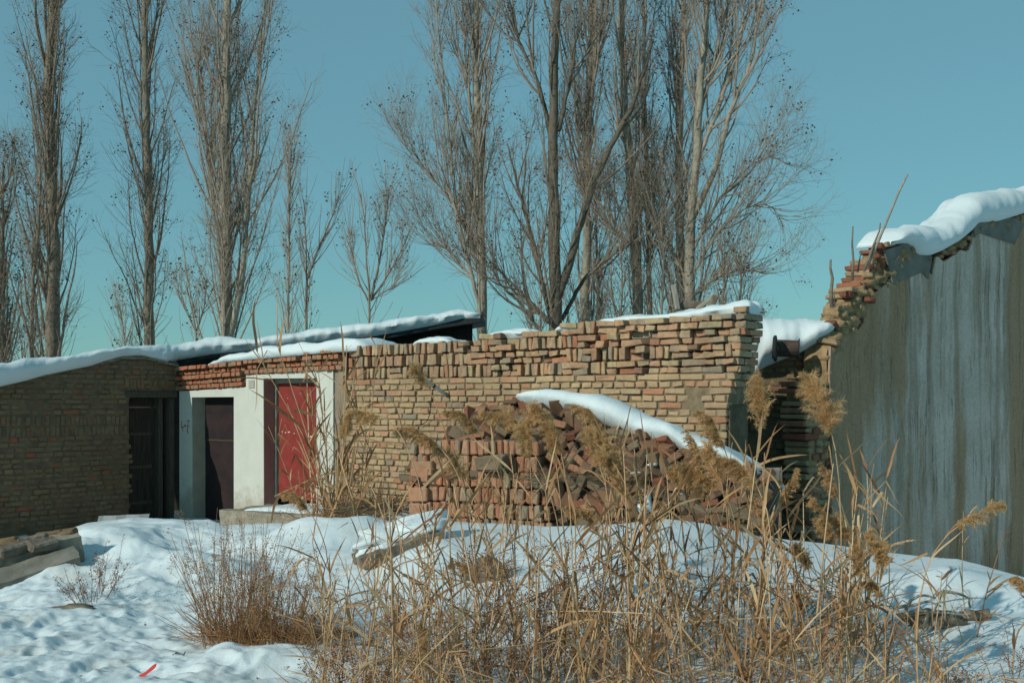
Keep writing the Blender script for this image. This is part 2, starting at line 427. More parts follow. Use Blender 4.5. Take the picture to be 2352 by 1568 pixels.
even = wn.nodes.new('ShaderNodeMix'); even.data_type = 'RGBA'; even.inputs[0].default_value = .55      # a thin even veil of winter air over the clear sky
even.inputs[7].default_value = (2.2, 4.75, 6.0, 1)
wn.links.new(sky.outputs[0], tint.inputs[6]); wn.links.new(tint.outputs[2], even.inputs[6]); wn.links.new(even.outputs[2], bg.inputs[0]); bg.inputs[1].default_value = .084
SC.view_settings.view_transform = 'Standard'; SC.view_settings.look = 'None'; SC.view_settings.exposure = 0; SC.view_settings.gamma = 1
SC.render.engine = 'CYCLES'
SC.cycles.use_denoising = True
SC.cycles.max_bounces = 5; SC.cycles.diffuse_bounces = 3; SC.cycles.glossy_bounces = 2; SC.cycles.transparent_max_bounces = 4

# ------------------------------------------------------------------ ground
_u = [-3000, -400, 0, 90, 140, 200, 300, 480, 520, 640, 860, 940, 1000, 1080, 1250, 1420, 1530, 1620, 1750, 1900, 2100, 2200, 2352, 2700, 5400]
_v = [1300, 1300, 1290, 1275, 1228, 1206, 1193, 1192, 1207, 1204, 1206, 1205, 1198, 1206, 1216, 1204, 1194, 1206, 1239, 1254, 1281, 1291, 1335, 1400, 1400]
_Y = [13, 13, 13, 13, 13.2, 13.5, 13.6, 14.0, 13.6, 13.2, 13.0, 12.3, 12, 11.8, 11.3, 11, 11, 11, 11.2, 11.3, 10.6, 10.2, 9.4, 9, 9]
_f = [10.5, 10.5, 10.6, 10.5, 10.4, 10.2, 9.8, 9.0, 8.9, 8.5, 8, 7.6, 7.5, 7.4, 7.2, 7, 7, 7, 7, 7, 6.8, 6.6, 6.2, 6, 6]
def footprints():
    r = np.random.default_rng(4)
    out = []
    for (u, v) in [(560, 1490), (600, 1500), (640, 1470), (520, 1540), (460, 1505), (700, 1462), (690, 1500), (430, 1440), (300, 1470), (350, 1410),
                   (150, 1480), (80, 1500), (40, 1440), (120, 1430), (60, 1540), (200, 1530), (400, 1550), (20, 1480), (250, 1420), (180, 1555), (95, 1460),
                   (500, 1500), (560, 1545), (620, 1550), (40, 1400), (330, 1530), (380, 1480)]:
        Y = E * F / (v - V0); out.append(((u - U0) / F * Y, Y, r.uniform(0, 3.1), r.uniform(.7, 1.2)))
    return out
_FP = footprints()
_BUMPS = [(735, 12.0, .55, .24, .17), (850, 12.3, .25, .3, .10), (450, 10.9, .55, .28, .13), (560, 10.2, .35, .25, .12), (330, 11.6, .5, .25, .10), (250, 12.6, .5, .3, .07), (420, 12.6, .5, .3, -.08),
          (150, 11.0, .3, .18, .09), (330, 10.3, .25, .15, .07), (640, 11.0, .3, .3, -.08), (1010, 10.4, .5, .5, .10), (700, 8.6, .5, .3, .10), (480, 9.3, .35, .2, .08), (420, 11.7, .35, .2, -.07),
          (2150, 9.3, .45, .35, .12), (2300, 8.6, .5, .25, -.08), (2050, 8.3, .4, .3, .05), (600, 7.6, .6, .3, .07), (860, 11.6, .3, .2, -.10)]
def ground(x, y):
    x = np.asarray(x, float); y = np.asarray(y, float)
    ys = np.maximum(y, 4.0); u = U0 + F * x / ys
    Yc = np.interp(u, _u, _Y); vc = np.interp(u, _u, _v); Yf = np.interp(u, _u, _f)
    zc = E - (vc - V0) / F * Yc
    zb = np.interp(u, [0, 600, 900, 1250, 1700, 1900, 2352], [-.45, -.4, -.3, -.1, -.3, -.75, -1.35])
    a = np.clip((y - Yf) / (Yc - Yf), 0, 1); a = a * a * (3 - 2 * a)
    b = np.clip((y - Yc - .1) / 2.6, 0, 1); b = b * b * (3 - 2 * b)
    z = zc * a * (1 - b) + zb * b
    near = np.exp(-np.maximum(y - 25, 0) / 20)
    edge = np.exp(-((y - Yc) / .8) ** 2) * .75                       # keep the crest line clean
    left = np.clip((900 - u) / 500, 0, 1)
    bank = a * (1 - b)
    z = z + near * (1 - edge) * (.05 * fbm(x * .8, y * .8, 2) * (1 + .9 * bank * left) + .011 * fbm(x * 3.1 + 5, y * 3.1, 3) * (1 + 1.6 * left * (1 - .6 * bank)) + .006 * fbm(x * 9, y * 9, 4) * (left * 2.6 * (1 - .75 * bank) + .25) * (y < 20))
    # ledges cut in the left bank
    led = np.maximum(0, fbm(x * 1.6 + 40, y * 3.4 + 3, 4) - .1)
    z = z - .13 * led * bank * left * (1 - edge) + .05 * np.abs(fbm(x * 1.7 + 9, y * 2.2, 3)) * bank * left * (1 - edge)
    for bu, bY, rx, ry, h in _BUMPS:
        bx = (bu - U0) / F * bY; z = z + h * (1.0 + .55 * (bu < 1000)) * np.exp(-((x - bx) / rx) ** 2 - ((y - bY) / ry) ** 2)
    for fx, fy, an, s in _FP:
        dx = (x - fx); dy = (y - fy); c, sn = math.cos(an), math.sin(an)
        q = ((dx * c + dy * sn) / (.16 * s)) ** 2 + ((-dx * sn + dy * c) / (.075 * s)) ** 2
        z = z - .030 * np.exp(-q * q) + .008 * np.exp(-((q - 2.2) / 1.0) ** 2)
    return z
def hit(u, v, y0=5.5, y1=14.0):
    """the point of the ground that lies along this line of sight"""
    Y = np.linspace(y0, y1, 600); x = (u - U0) / F * Y; d = (E - (v - V0) / F * Y) - ground(x, Y); k = int(np.argmax(d <= 0)) if (d <= 0).any() else 599
    return np.array([x[k], Y[k], ground(x[k:k + 1], Y[k:k + 1])[0]])
def gz(x, y): return float(ground(np.array([x]), np.array([y]))[0])

ys = np.concatenate([np.linspace(-6, 4.5, 12, endpoint=False), np.linspace(4.5, 15.5, 520, endpoint=False), np.linspace(15.5, 26, 90, endpoint=False), np.geomspace(26, 4000, 40)])
aa = np.concatenate([np.linspace(-3, -.62, 30, endpoint=False), np.linspace(-.62, .62, 620, endpoint=False), np.linspace(.62, 3, 31)])
A, Yg = np.meshgrid(aa, ys)
Xg = A * np.maximum(Yg, 0) * .85 + A * 2.2
Zg = ground(Xg, Yg)
nr, nc = A.shape
idx = np.arange(nr * nc).reshape(nr, nc)
Q = np.stack([idx[:-1, :-1], idx[:-1, 1:], idx[1:, 1:], idx[1:, :-1]], -1).reshape(-1, 4)
mob('snow_ground', (np.stack([Xg, Yg, Zg], -1).reshape(-1, 3), Q, None), M['snow'], smooth=True, kind='structure')

# ------------------------------------------------------------------ generic snow cap along an edge
def cap_mesh(front, thick, back, depth, n=60, segs=10, bulge=.07, amp=.02, seed=0, taper=(.12, .12), drop=.03):
    """front: (k,3) bottom front edge; thick: (k,); back: unit vector going behind; depth (k,) or float"""
    front = np.asarray(front, float); k = len(front)
    d = np.concatenate([[0], np.cumsum(np.linalg.norm(np.diff(front, axis=0), axis=1))]); L = d[-1]
    s = np.linspace(0, L, n)
    Pf = np.stack([np.interp(s, d, front[:, i]) for i in range(3)], -1)
    ker = np.array([.25, .5, .25]); 
    for _ in range(2): Pf[1:-1] = .25 * Pf[:-2] + .5 * Pf[1:-1] + .25 * Pf[2:]
    th = np.interp(s, d, thick) if np.ndim(thick) else np.full(n, thick)
    dp = np.interp(s, d, depth) if np.ndim(depth) else np.full(n, depth)
    th = th * (1 + .22 * fbm(s * 1.3 + seed * 2.1, np.full(n, seed * .7), 2))
    te = np.ones(n)
    if taper[0] > 0: te = np.minimum(te, np.sqrt(np.clip(1 - (1 - np.clip(s / taper[0], 0, 1)) ** 2, 0.0004, 1)))
    if taper[1] > 0: te = np.minimum(te, np.sqrt(np.clip(1 - (1 - np.clip((L - s) / taper[1], 0, 1)) ** 2, 0.0004, 1)))
    back = np.asarray(back, float); back /= np.linalg.norm(back)
    prof = [(0.10, -drop), (-.3, -drop * .6), (-1.0, .22), (-1.05, .45), (-.5, .75), (.6, .95), (2.0, 1.0)]
    rows = []
    for a, b in prof: rows.append((a * bulge, b, 0))
    for q in np.linspace(.25, 1, segs): rows.append((None, 1.0, q))
    V = []
    for j, (a, b, q) in enumerate(rows):
        if a is None: off = 2.0 * bulge + q * (dp - 2 * bulge); hgt = th * te * (1 - .12 * q) 
        else: off = np.full(n, a) * te; hgt = (th * te * b) if b > 0 else np.full(n, b)
        nz = amp * fbm(s * 2.2 + seed * 13.7, np.full(n, j * .35 + seed), 3)
        nz2 = amp * 1.2 * fbm(s * 3.1 + seed * 3.7 + 50, np.full(n, j * .25 + seed), 3)
        nz = nz + amp * .35 * fbm(s * 5 + seed, np.full(n, j * 1.7 + seed * 3), 3); nz2 = nz2 + amp * .4 * fbm(s * 4.5 + seed * 5, np.full(n, j * 1.3), 3)
        if b > 0: hgt = np.maximum(hgt + nz * (b > .4) * te, .004); off = off + (nz2 * te if j < 5 else 0)
        V.append(Pf + back[None] * off[:, None] + np.array([0, 0, 1.]) * hgt[:, None])
    # close at the back and underneath
    V.append(Pf + back[None] * (dp + .02)[:, None] + np.array([0, 0, 1.]) * (-drop))
    V = np.stack(V, 0); R = V.shape[0]
    ix = np.arange(R * n).reshape(R, n)
    Qs = np.stack([ix[:-1, :-1], ix[:-1, 1:], ix[1:, 1:], ix[1:, :-1]], -1).reshape(-1, 4)
    under = np.stack([ix[-1, :-1], ix[-1, 1:], ix[0, 1:], ix[0, :-1]], -1)
    Tt = []
    for c, fl in ((0, False), (n - 1, True)):
        for r_ in range(1, R - 1):
            f = [ix[0, c], ix[r_, c], ix[r_ + 1, c]]; Tt.append(f[::-1] if fl else f)
    return V.reshape(-1, 3), np.concatenate([Qs, under]), np.array(Tt)

def snow_cap(name, px, thick, back, depth, label, n=70, **kw):
    front = [PX(*p) for p in px]
    return mob(name, cap_mesh(front, thick, back, depth, n=n, **kw), M['cap'], smooth=True, label=label, cat='snow', group=None)

# ------------------------------------------------------------------ wall frames
A40 = math.radians(-40)
d_ = np.array([math.cos(A40), math.sin(A40)]); back_ = np.array([-math.sin(A40), math.cos(A40)])
W0 = np.array([-2.64, 18.0])
class Frame:
    def __init__(s, o, ang):
        s.o = np.array(o, float); s.ang = ang; s.d = np.array([math.cos(ang), math.sin(ang)]); s.b = np.array([-math.sin(ang), math.cos(ang)])
    def t(s, u, off=0.0):
        o = s.o + s.b * off; r = (u - U0) / F
        return (r * o[1] - o[0]) / (s.d[0] - r * s.d[1])
    def tz(s, u, v, off=0.0):
        t = s.t(u, off); Y = s.o[1] + s.b[1] * off + s.d[1] * t
        return t, E - (v - V0) / F * Y
    def w(s, t, y=0.0, z=0.0):
        p = s.o + s.d * t + s.b * y
        return np.array([p[0], p[1], z])
FM = Frame(W0, A40)                       # main wall and white front share one line
BL, BW, BH, PIT = .31, .150, .074, .0885

class Lay:
    def __init__(s): s.C = []; s.H = []; s.R = []
    def add(s, x, z, w, h, dep=.12, out=0.0, rz=0.0, ry=0.0, y=None):
        s.C.append((x, (dep / 2 - out) if y is None else y, z)); s.H.append((w / 2, dep / 2, h / 2)); s.R.append((0, ry, rz))
    def mesh(s, jit=.004, bev=.008):
        R = np.array(s.R); return boxes(np.array(s.C), np.array(s.H), rotmats(R[:, 0], R[:, 1], R[:, 2]), bev, jit)

def course(L, x0, x1, z, kind, out=.026, gap=.021, rnd=random, h=BH, dep=.14, rough=.009, fn=None):
    x = x0 - rnd.random() * .15
    while x < x1:
        k = kind if kind != 'mix' else rnd.choice('shhh')
        w = (BL if k == 's' else BW) * rnd.uniform(.94, 1.04)
        a, b = max(x, x0), min(x + w, x1)
        if b - a > .04 and (fn is None or fn((a + b) / 2, z)):
            L.add((a + b) / 2, z, b - a, h * rnd.uniform(.93, 1.03), dep, out + rnd.gauss(0, rough), rnd.gauss(0, .012), rnd.gauss(0, .008))
        x += w + gap * rnd.uniform(.6, 1.8)

def soldiers(L, x0, x1, z, h=.165, out=.01, rnd=random, w=.078, dep=.16, rough=.018, fn=None):
    x = x0
    while x < x1:
        ww = w * rnd.uniform(.8, 1.1)
        if fn is None or fn(x + ww / 2, z):
            L.add(x + ww / 2, z, ww, h * rnd.uniform(.92, 1.05), dep, out + rnd.gauss(0, rough), rnd.gauss(0, .05), rnd.gauss(0, .035))
        x += ww + rnd.uniform(.004, .016)

# ------------------------------------------------------------------ main brick wall
mw = empty('brick_wall', (W0[0], W0[1], 0), A40, label='long sunlit brick wall with loose dry-laid bricks along its rising top', cat='wall')
top_px = [(795, 800), (1000, 779), (1250, 758), (1450, 735), (1570, 728), (1650, 712), (1712, 705)]
tp = [FM.tz(*p) for p in top_px]; tpx = [a for a, b in tp]; tpz = [b for a, b in tp]
topz = lambda t: float(np.interp(t, tpx, tpz))
ZR = 2.11                                     # top of the mortared courses
XE_T = FM.t(1706); XE_B = FM.t(1672)
TH = .50
def xend(z): return float(np.interp(z, [0, 1.0, 1.7, 2.15, 3], [XE_B - .12, XE_B - .05, XE_B, XE_T - .08, XE_T]))
Llow, Lup = Lay(), Lay()
z = ZR - PIT / 2; i = 0
while z > -.1:
    xe = xend(z)
    kind = 's' if i % 2 == 0 else 'h'
    if i > 12: kind = random.choice(['mix', 'h'])
    course(Llow, .02, xe, z, kind, fn=lambda a, b: not (abs(a - (XE_B - .42)) < .07 and 1.55 < b < 1.98 and random.random() < .9) and random.random() > .006)
    z -= PIT; i += 1
# upper dry-laid zone in rows of cells
row = 0; z0 = ZR + .004
CH = .176
while z0 < 3.0:
    x = .0
    while x < XE_T:
        sp = np.interp(x, [0, 1.5, 2.6, 4.2, 5.3, 6.0], [.97, .9, .55, .6, .2, .03])
        tz = topz(x + .1); xe = xend(z0 + .1)
        if z0 + CH * .55 > tz:
            if z0 + BH > tz + .02: x += .2; continue
            # a single flat course closes the top here
            w_ = random.choice([BL, BW]); w_ = min(w_, xe - x)
            if w_ > .06 and random.random() > .07:
                Lup.add(x + w_ / 2, z0 + BH / 2, w_ - .01, BH, .3, random.gauss(.0, .02), random.gauss(0, .05), random.gauss(0, .03))
            x += max(w_, .05) + .008; continue
        k = random.random()
        if k < sp:
            n_ = random.randint(2, 4)
            for _ in range(n_):
                ww = .074 * random.uniform(.85, 1.08)
                if x + ww > xe: x = 99; break
                Lup.add(x + ww / 2, z0 + CH / 2, ww, .165 * random.uniform(.9, 1.03), .28, random.gauss(0, .032), random.gauss(0, .09), random.gauss(0, .05))
                x += ww + random.uniform(.003, .014)
            continue
        k = random.random()
        ws = [BL] if k < .22 else [BW, BW]
        if k > .6: ws = [BW]
        for ci in range(2):
            xx = x + random.uniform(-.02, .02)
            wl = ws if random.random() < .6 else ([BL] if len(ws) == 2 else [BW, BW] if ws[0] > .2 else ws)
            for w_ in wl:
                w2 = min(w_ * random.uniform(.92, 1.02), xe - xx + .02)
                if w2 > .05:
                    Lup.add(xx + w2 / 2, z0 + BH / 2 + .002 + ci * PIT, w2, BH * random.uniform(.9, 1.03), .28, random.gauss(0, .036), random.gauss(0, .09), random.gauss(0, .035))
                xx += w_ + random.uniform(.008, .03)
        x += sum(ws) + .012
    z0 += CH + .003; row += 1
# brick end of the upper zone seen from the right
z = ZR - PIT * 1.5; i = 0
while z < topz(XE_T) + .02:
    xe = xend(z); yy = .02
    for w_ in ([BW, BL] if i % 2 else [BL, BW]):
        if yy + w_ > .52: w_ = .5 - yy
        if w_ > .05:
            Lup.C.append((xe - .07 + random.gauss(0, .018) + (.03 if z > ZR + .45 else 0), yy + w_ / 2 + .005, z)); Lup.H.append((.085, w_ / 2 - .004, BH / 2 * random.uniform(.95, 1.05))); Lup.R.append((0, random.gauss(0, .02), random.gauss(0, .04)))
        yy += w_ + .006
    z += PIT; i += 1
mob('bricks', Llow.mesh(.005, .006), M['brick_low'], mw)
mob('dry_laid_bricks', Lup.mesh(.006, .005), M['brick_top'], mw)
core = [(0, -.5), (XE_B - .14, -.5), (XE_B - .06, 1.0), (XE_B - .02, 1.7), (XE_T - .12, ZR), (0, ZR)]
mob('mortar', poly_slab(core, .0, TH), M['mortar'], mw)
up = [(0.03, ZR + .001), (XE_T - .16, ZR + .001), (XE_T - .1, topz(XE_T) - .12)] + [(a, b - .11) for a, b in list(zip(tpx, tpz))[::-1] if .02 < a < XE_T - .3] + [(.03, tpz[0] - .11)]
mob('rubble_core', poly_slab(up, .09, TH - .04), M['dark_mortar'], mw)
# cement end face below the brick end
mob('end_render', box(XE_B - .015, XE_B + .012, .03, TH - .02, -.4, 1.72, .01), M['wing_mortar'], mw)

# pale pipe poking out of the wall with a wire
pp = empty('pipe', tuple(FM.w(FM.t(995), -.1, 0)), 0, label='pale pipe sticking obliquely out of the brick wall with a dangling black wire', cat='pipe')
o_ = np.array(pp.location)
a, b = PX(968, 866, 16.2) - o_, PX(1026, 907, 16.6) - o_
mob('tube', tubes([np.linspace(a, b, 5)], .030, 10, True), M['pale_pipe'], pp, True)
mob('rusty_end', tubes([np.linspace(b, b + (b - a) * .12, 3)], .017, 8, True), M['rust'], pp, True)
mob('binding', tubes([np.linspace(a + (b - a) * .44, a + (b - a) * .5, 3)], .033, 8, True), M['cable'], pp, True)
wp = np.array([PX(u, v, 16.25) - o_ for u, v in [(998, 888), (992, 905), (990, 930), (988, 950), (980, 968), (966, 976), (955, 976)]])
mob('wire', tubes([wp], .006, 5), M['cable'], pp, True)

# snow on the wall top
bk = (back_[0], back_[1], 0)
def wall_snow(us, th, lab, y=.12, dep=.36, seed=1, lift=0.01):
    pts = [FM.w(FM.t(u), y, topz(FM.t(u)) + lift) for u in us]
    return mob('snow', cap_mesh(pts, th, bk, dep, n=140, seed=seed, bulge=.06, amp=.03, drop=.05, taper=(.15, .15)), M['cap'], smooth=True, label=lab, cat='snow', group='snow lying along the top of the long brick wall')
wall_snow([1262, 1350, 1450, 1480, 1560, 1640, 1700, 1712], [.06, .09, .10, .07, .12, .10, .13, .15], 'long snow strip on the brick wall up to its right end', seed=1, lift=-.02)
wall_snow([1110, 1160, 1205], [.07, .11, .05], 'small snow patch on the brick wall just right of the dark roof', seed=2, lift=-.03)
wall_snow([935, 985, 1025], [.05, .08, .03], 'tiny snow patch on the brick wall below the snowy dark roof', seed=3, lift=-.04)

# ------------------------------------------------------------------ white outhouse front
wh = empty('white_outhouse', (W0[0], W0[1], 0), A40, label='low whitewashed outhouse front with a red door under a brick cornice', cat='building')
T = lambda u: FM.t(u)
Z = lambda u, v: FM.tz(u, v)[1]
TW = .30
def pil(u0, u1, vtop0, vtop1, zb, lean0=0, lean1=0):
    a, b = T(u0), T(u1)
    return poly_slab([(a + lean0, zb), (b + lean1, zb), (b, Z(u1, vtop1)), (a, Z(u0, vtop0))], 0, TW)
zb = -.5
tA, tB, tC, tC2, tD, tE, tF = T(412), T(440), T(537), T(565), T(605), T(727), T(765)
parts = [poly_slab([(tA, zb), (tB + .02, zb), (tB + .02, 1.0), (tB, Z(440, 912)), (tB, Z(440, 897)), (tA, Z(412, 898))], 0, TW),
         poly_slab([(tB, Z(440, 912)), (tC, Z(537, 911)), (tC, Z(537, 890)), (tB, Z(440, 897))], 0, TW),
         poly_slab([(tC, zb), (tC2, zb), (tC2, Z(565, 888)), (tC, Z(537, 890))], 0, TW),
         poly_slab([(tC2, zb), (tD + .012, zb), (tD, Z(605, 869)), (tD, Z(605, 859)), (tC2, Z(565, 862))], 0, TW),
         poly_slab([(tD, Z(605, 869)), (tE, Z(727, 868)), (tE, Z(727, 852)), (tD, Z(605, 859))], 0, TW),
         poly_slab([(tE - .01, zb), (tF + .01, zb), (tF, Z(765, 852)), (tE, Z(727, 852)), (tE, Z(727, 868))], 0, TW)]
mob('wall', parts, M['white'], wh)
mob('side_pier', poly_slab([(tF + .012, zb), (T(790), zb), (T(792), Z(792, 815)), (tF + .012, Z(766, 820))], .03, TW), M['brown_plaster'], wh)
mob('upper_wall', [poly_slab([(T(400), Z(400, 900)), (tC2, Z(565, 890)), (tC2, Z(565, 838)), (T(400), Z(400, 848))], .06, .5), poly_slab([(tC2, Z(565, 863)), (T(792), Z(792, 850)), (T(792), Z(792, 808)), (tC2, Z(565, 822))], .06, .5)], M['dark_mortar'], wh)
# cornice of header bricks
Lc = Lay()
def corn(u0, u1, vb0, vb1, rows, outs):
    x0, x1 = T(u0), T(u1); z0, z1 = Z(u0, vb0), Z(u1, vb1); sl_ = (z1 - z0) / (x1 - x0)
    for r_ in range(rows):
        x = x0 + random.random() * .05
        while x < x1 - .1:
            w_ = .118 * random.uniform(.92, 1.05)
            if random.random() > .03:
                Lc.add(x + w_ / 2, z0 + sl_ * (x - x0) + PIT * (r_ + .5), w_, BH * .95, .2, outs[r_] + random.gauss(0, .01), random.gauss(0, .03), -math.atan(sl_) + random.gauss(0, .02))
            x += w_ + .014
corn(402, 563, 897, 887, 5, [.06, .01, .08, .0, .1])
corn(566, 790, 860, 850, 4, [.06, .0, .08, .12])
mob('cornice', Lc.mesh(.004, .006), M['brick_corn'], wh)
# vent
zv = Z(578, 882)
mob('vent', box(T(572), T(585), -.012, .01, zv - .07, zv + .07), M['vent'], wh)
# jamb liners
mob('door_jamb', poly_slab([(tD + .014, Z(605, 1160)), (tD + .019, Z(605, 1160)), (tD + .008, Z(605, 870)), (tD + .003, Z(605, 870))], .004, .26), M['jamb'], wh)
mob('doorway_jamb', poly_slab([(tB + .022, zb), (tB + .027, zb), (tB + .027, 1.0), (tB + .007, Z(440, 914)), (tB + .002, Z(440, 914))], .004, TW), M['jamb_grey'], wh)
# red door
zd0, zd1 = Z(680, 1152), Z(680, 869)
rd = mob('red_door', [box(tD + .09, tD + .09 + (tE - tD - .09) * .655, .255, .29, zd0, zd1 - .075, .003), box(tD + .096 + (tE - tD - .09) * .655, tE - .005, .257, .29, zd0, zd1 - .075, .003)], M['red'], wh)
mob('door_frame', [box(tD + .02, tD + .055, .225, .29, zd0, zd1 - .001, .003), box(tD + .056, tE, .235, .29, zd1 - .07, zd1 - .001, .003)], M['grey_metal'], wh)
mob('door_gap_shade', box(tD + .056, tE, .292, .30, zd0, zd1 - .07, .0), M['cable'], wh)  # black sheet behind the leaves, painting the shade seen in the gap
xm = tD + .09 + (tE - tD - .09) * .655
mob('latch', [box(xm - .05, xm + .05, .235, .256, zd0 + .78, zd0 + .81, .003), tubes([[(xm, .24, zd0 + .79), (xm - .01, .22, zd0 + .74), (xm, .24, zd0 + .70)]], .009, 6)], M['rust'], rd)
sc_ = []
for (u, v, w_, h_) in [(649, 991, 4, 1.6), (656, 993, 4, 2), (664, 992, 6, 2), (676, 995, 3, 1.5), (661, 955, 1.2, 3.5), (708, 961, 3, 1.5), (716, 992, 2, 1.5), (690, 903, 1.2, 1.5), (714, 1002, 4, 2), (661, 914, 1.2, 1.5)]:
    t0, z0 = FM.tz(u, v, .255); s_ = 18.5 / F
    k = 7; an = np.linspace(0, 2 * np.pi, k, endpoint=False); rr = rng.uniform(.6, 1.2, k)
    pts = [(t0 + math.cos(q) * w_ * s_ * r0 * .9, z0 + math.sin(q) * h_ * s_ * r0 * .7) for q, r0 in zip(an, rr)]
    sc_.append(poly_slab(pts, .2525, .2555))
mob('scuff_marks', sc_, M['white_scuff'], rd)
# dark doorway with a recessed maroon door
zo0, zo1 = -.4, Z(480, 912)
dd = mob('dark_door', [box(tB + .03, tC, .27, .30, Z(500, 1012), zo1, .003), box(tB + .03, tC, .274, .30, zo0, Z(500, 1013.5), .003)], M['dark_door'], wh)
mob('door_rail', box(tB + .03, tC, .262, .272, Z(500, 1014), Z(500, 1011), .002), M['frame_wood'], dd)
# red brush writing on the shaded pier
def stroke(px, w_=.012):
    out = []
    P = [FM.tz(u, v) for u, v in px]
    for (a0, b0), (a1, b1) in zip(P[:-1], P[1:]):
        dx, dz = a1 - a0, b1 - b0; l = math.hypot(dx, dz) or 1; nx, nz = -dz / l * w_ / 2, dx / l * w_ / 2
        out.append(poly_slab([(a0 + nx, b0 + nz), (a0 - nx, b0 - nz), (a1 - nx, b1 - nz), (a1 + nx, b1 + nz)], -.004, -.001))
    return out
gx = lambda a, b: (680 + a / 7.84, 1600 + b / 7.84)
gp = lambda *pts: [(gx(a, b)[0] / 1.7415, gx(a, b)[1] / 1.7415) for a, b in pts]
st = stroke(gp((365, 640), (362, 760), (362, 830)), .016) + stroke(gp((350, 865), (410, 840), (455, 812)), .016) + stroke(gp((408, 840), (395, 980)), .012) + stroke(gp((455, 790), (505, 805)), .03) + \
     stroke(gp((545, 640), (610, 630), (605, 675)), .014) + stroke(gp((572, 640), (560, 740), (572, 830)), .014) + stroke(gp((545, 800), (610, 825)), .012) + stroke(gp((560, 830), (545, 950), (570, 1040)), .018)
mob('painted_mark', st, M['red_mark'], wh)
# snow on the outhouse
sp_ = [(478, 838, -.06), (520, 829, -.08), (600, 821, -.1), (700, 812, -.1), (770, 806, -.1), (820, 803, -.05), (848, 799, .05)]
fr = []
for u, v, off in sp_:
    t0, z0 = FM.tz(u, v, off); fr.append(FM.w(t0, off, z0))
mob('snow', cap_mesh(fr, [.04, .12, .2, .2, .2, .17, .1], bk, .8, n=90, seed=5, bulge=.05, amp=.025, drop=.02, taper=(.5, .3)), M['cap'], smooth=True, label='bright snow slab lying on the brick cornice above the white outhouse front', cat='snow')

# ------------------------------------------------------------------ shaded left shed (wing)
C0 = W0 + d_ * T(410)
FW = Frame(C0, math.radians(50))
wg = empty('brick_shed', (C0[0], C0[1], 0), FW.ang, label='old dark brick shed in shade with a dark doorway, left of the white outhouse', cat='building')
sE = FW.t(297); s_lo = -7.5
wpx = [(-300, 935), (0, 874), (100, 850), (280, 812), (330, 812), (408, 830)]
wt = [FW.tz(*p) for p in wpx]; wtx = [a for a, b in wt]; wtz = [b for a, b in wt]
wtop = lambda s: float(np.interp(s, wtx, wtz))
Lw = Lay()
zl = FW.tz(330, 905)[1]                       # lintel height
z = -.45
sold = [FW.tz(150, 955)[1], FW.tz(150, 978)[1]]
while z < 3:
    f_ = lambda a, b: b < wtop(a) - .05 and (a < sE or b > zl + .09)
    if any(abs(z + .05 - q) < .07 for q in sold):
        soldiers(Lw, s_lo, sE, z + .03, rough=.008, fn=f_); z += .178; continue
    course(Lw, s_lo, -.02, z, 'mix', fn=lambda a, b: f_(a, b) and random.random() > .02, rough=.008, out=.012); z += PIT
soldiers(Lw, sE - .1, -.15, zl + .2, rough=.012, out=.02)
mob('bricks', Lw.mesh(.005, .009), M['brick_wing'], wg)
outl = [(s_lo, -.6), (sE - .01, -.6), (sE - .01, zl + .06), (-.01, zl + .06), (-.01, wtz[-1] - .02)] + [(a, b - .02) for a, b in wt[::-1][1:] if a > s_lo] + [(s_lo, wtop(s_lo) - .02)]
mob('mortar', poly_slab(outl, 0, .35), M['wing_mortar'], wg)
zdr = zl - .12
mob('lintel', box(sE - .08, -.03, -.02, .3, zl - .06, zl + .055, .01), M['frame_wood'], wg)
dr = mob('old_door', [box(sE + .02, sE + .66, .24, .28, -.6, zdr - .13, .004), box(sE + .02, sE + .66, .246, .28, zdr - .1, zl - .06, .004)], M['old_door'], wg)
for q in (-.1, .55, 1.15): mob('door_rail', box(sE + .02, sE + .6, .225, .242, q, q + .06, .003), M['frame_wood'], dr)
mob('door_post', [box(sE + .67, sE + .76, .12, .3, -.6, zl - .07, .005)], M['frame_wood'], wg)
mob('door_post', [box(-.16, -.06, .04, .3, -.6, zl - .07, .005)], M['frame_wood'], wg)
mob('side_panel', box(sE + .77, -.165, .27, .3, -.6, zl - .07, .003), M['old_door'], wg)
mob('roof_boards', poly_slab([(a, b - .10) for a, b in wt] + [(a, b - .06) for a, b in wt[::-1]], -.05, 2.0), M['bark_wood'], wg)

# ------------------------------------------------------------------ dark lean-to behind
ps = empty('plank_shed', (PX(740, 0, 22.2)[0], 22.2, 0), 0, label='dark plank lean-to whose felt roof sticks out above the brick wall', cat='building')
oo = np.array(ps.location)
FP_ = Frame((oo[0], 22.5), 0.0)
bd = [(-4.2, -.4), (FP_.t(1085), -.4), FP_.tz(1085, 742), FP_.tz(850, 775), FP_.tz(420, 824), (-4.2, 2.3)]
mob('plank_wall', poly_slab(bd, .3, .4), M['boards'], ps)
zt = [FP_.tz(u, v) for u, v in ((430, 826), (850, 776), (1092, 742))]
bts = []
for k in range(9):
    u = 850 + k * 28; t0 = FP_.t(u); zz = np.interp(u, [850, 1090], [E + (924 - 776) / F * 22.5, E + (924 - 744) / F * 22.5])
    bts.append(box(t0 - .02, t0 + .02, .27, .3, 1, zz - .02, .003))
mob('batten', bts, M['boards'], ps)
rp = [(385, 828, 21.2), (480, 808, 21.5), (600, 797, 21.6), (850, 770, 21.8), (1000, 742, 22), (1108, 724, 22)]
rfV = []
for u, v, Y in rp:
    p = PX(u, v, Y) - oo
    for dy, dz in ((-.1, .0), (2.4, .05), (2.4, -.06), (-.1, -.12)): rfV.append((p[0], p[1] + dy, p[2] + dz))
rfQ = []
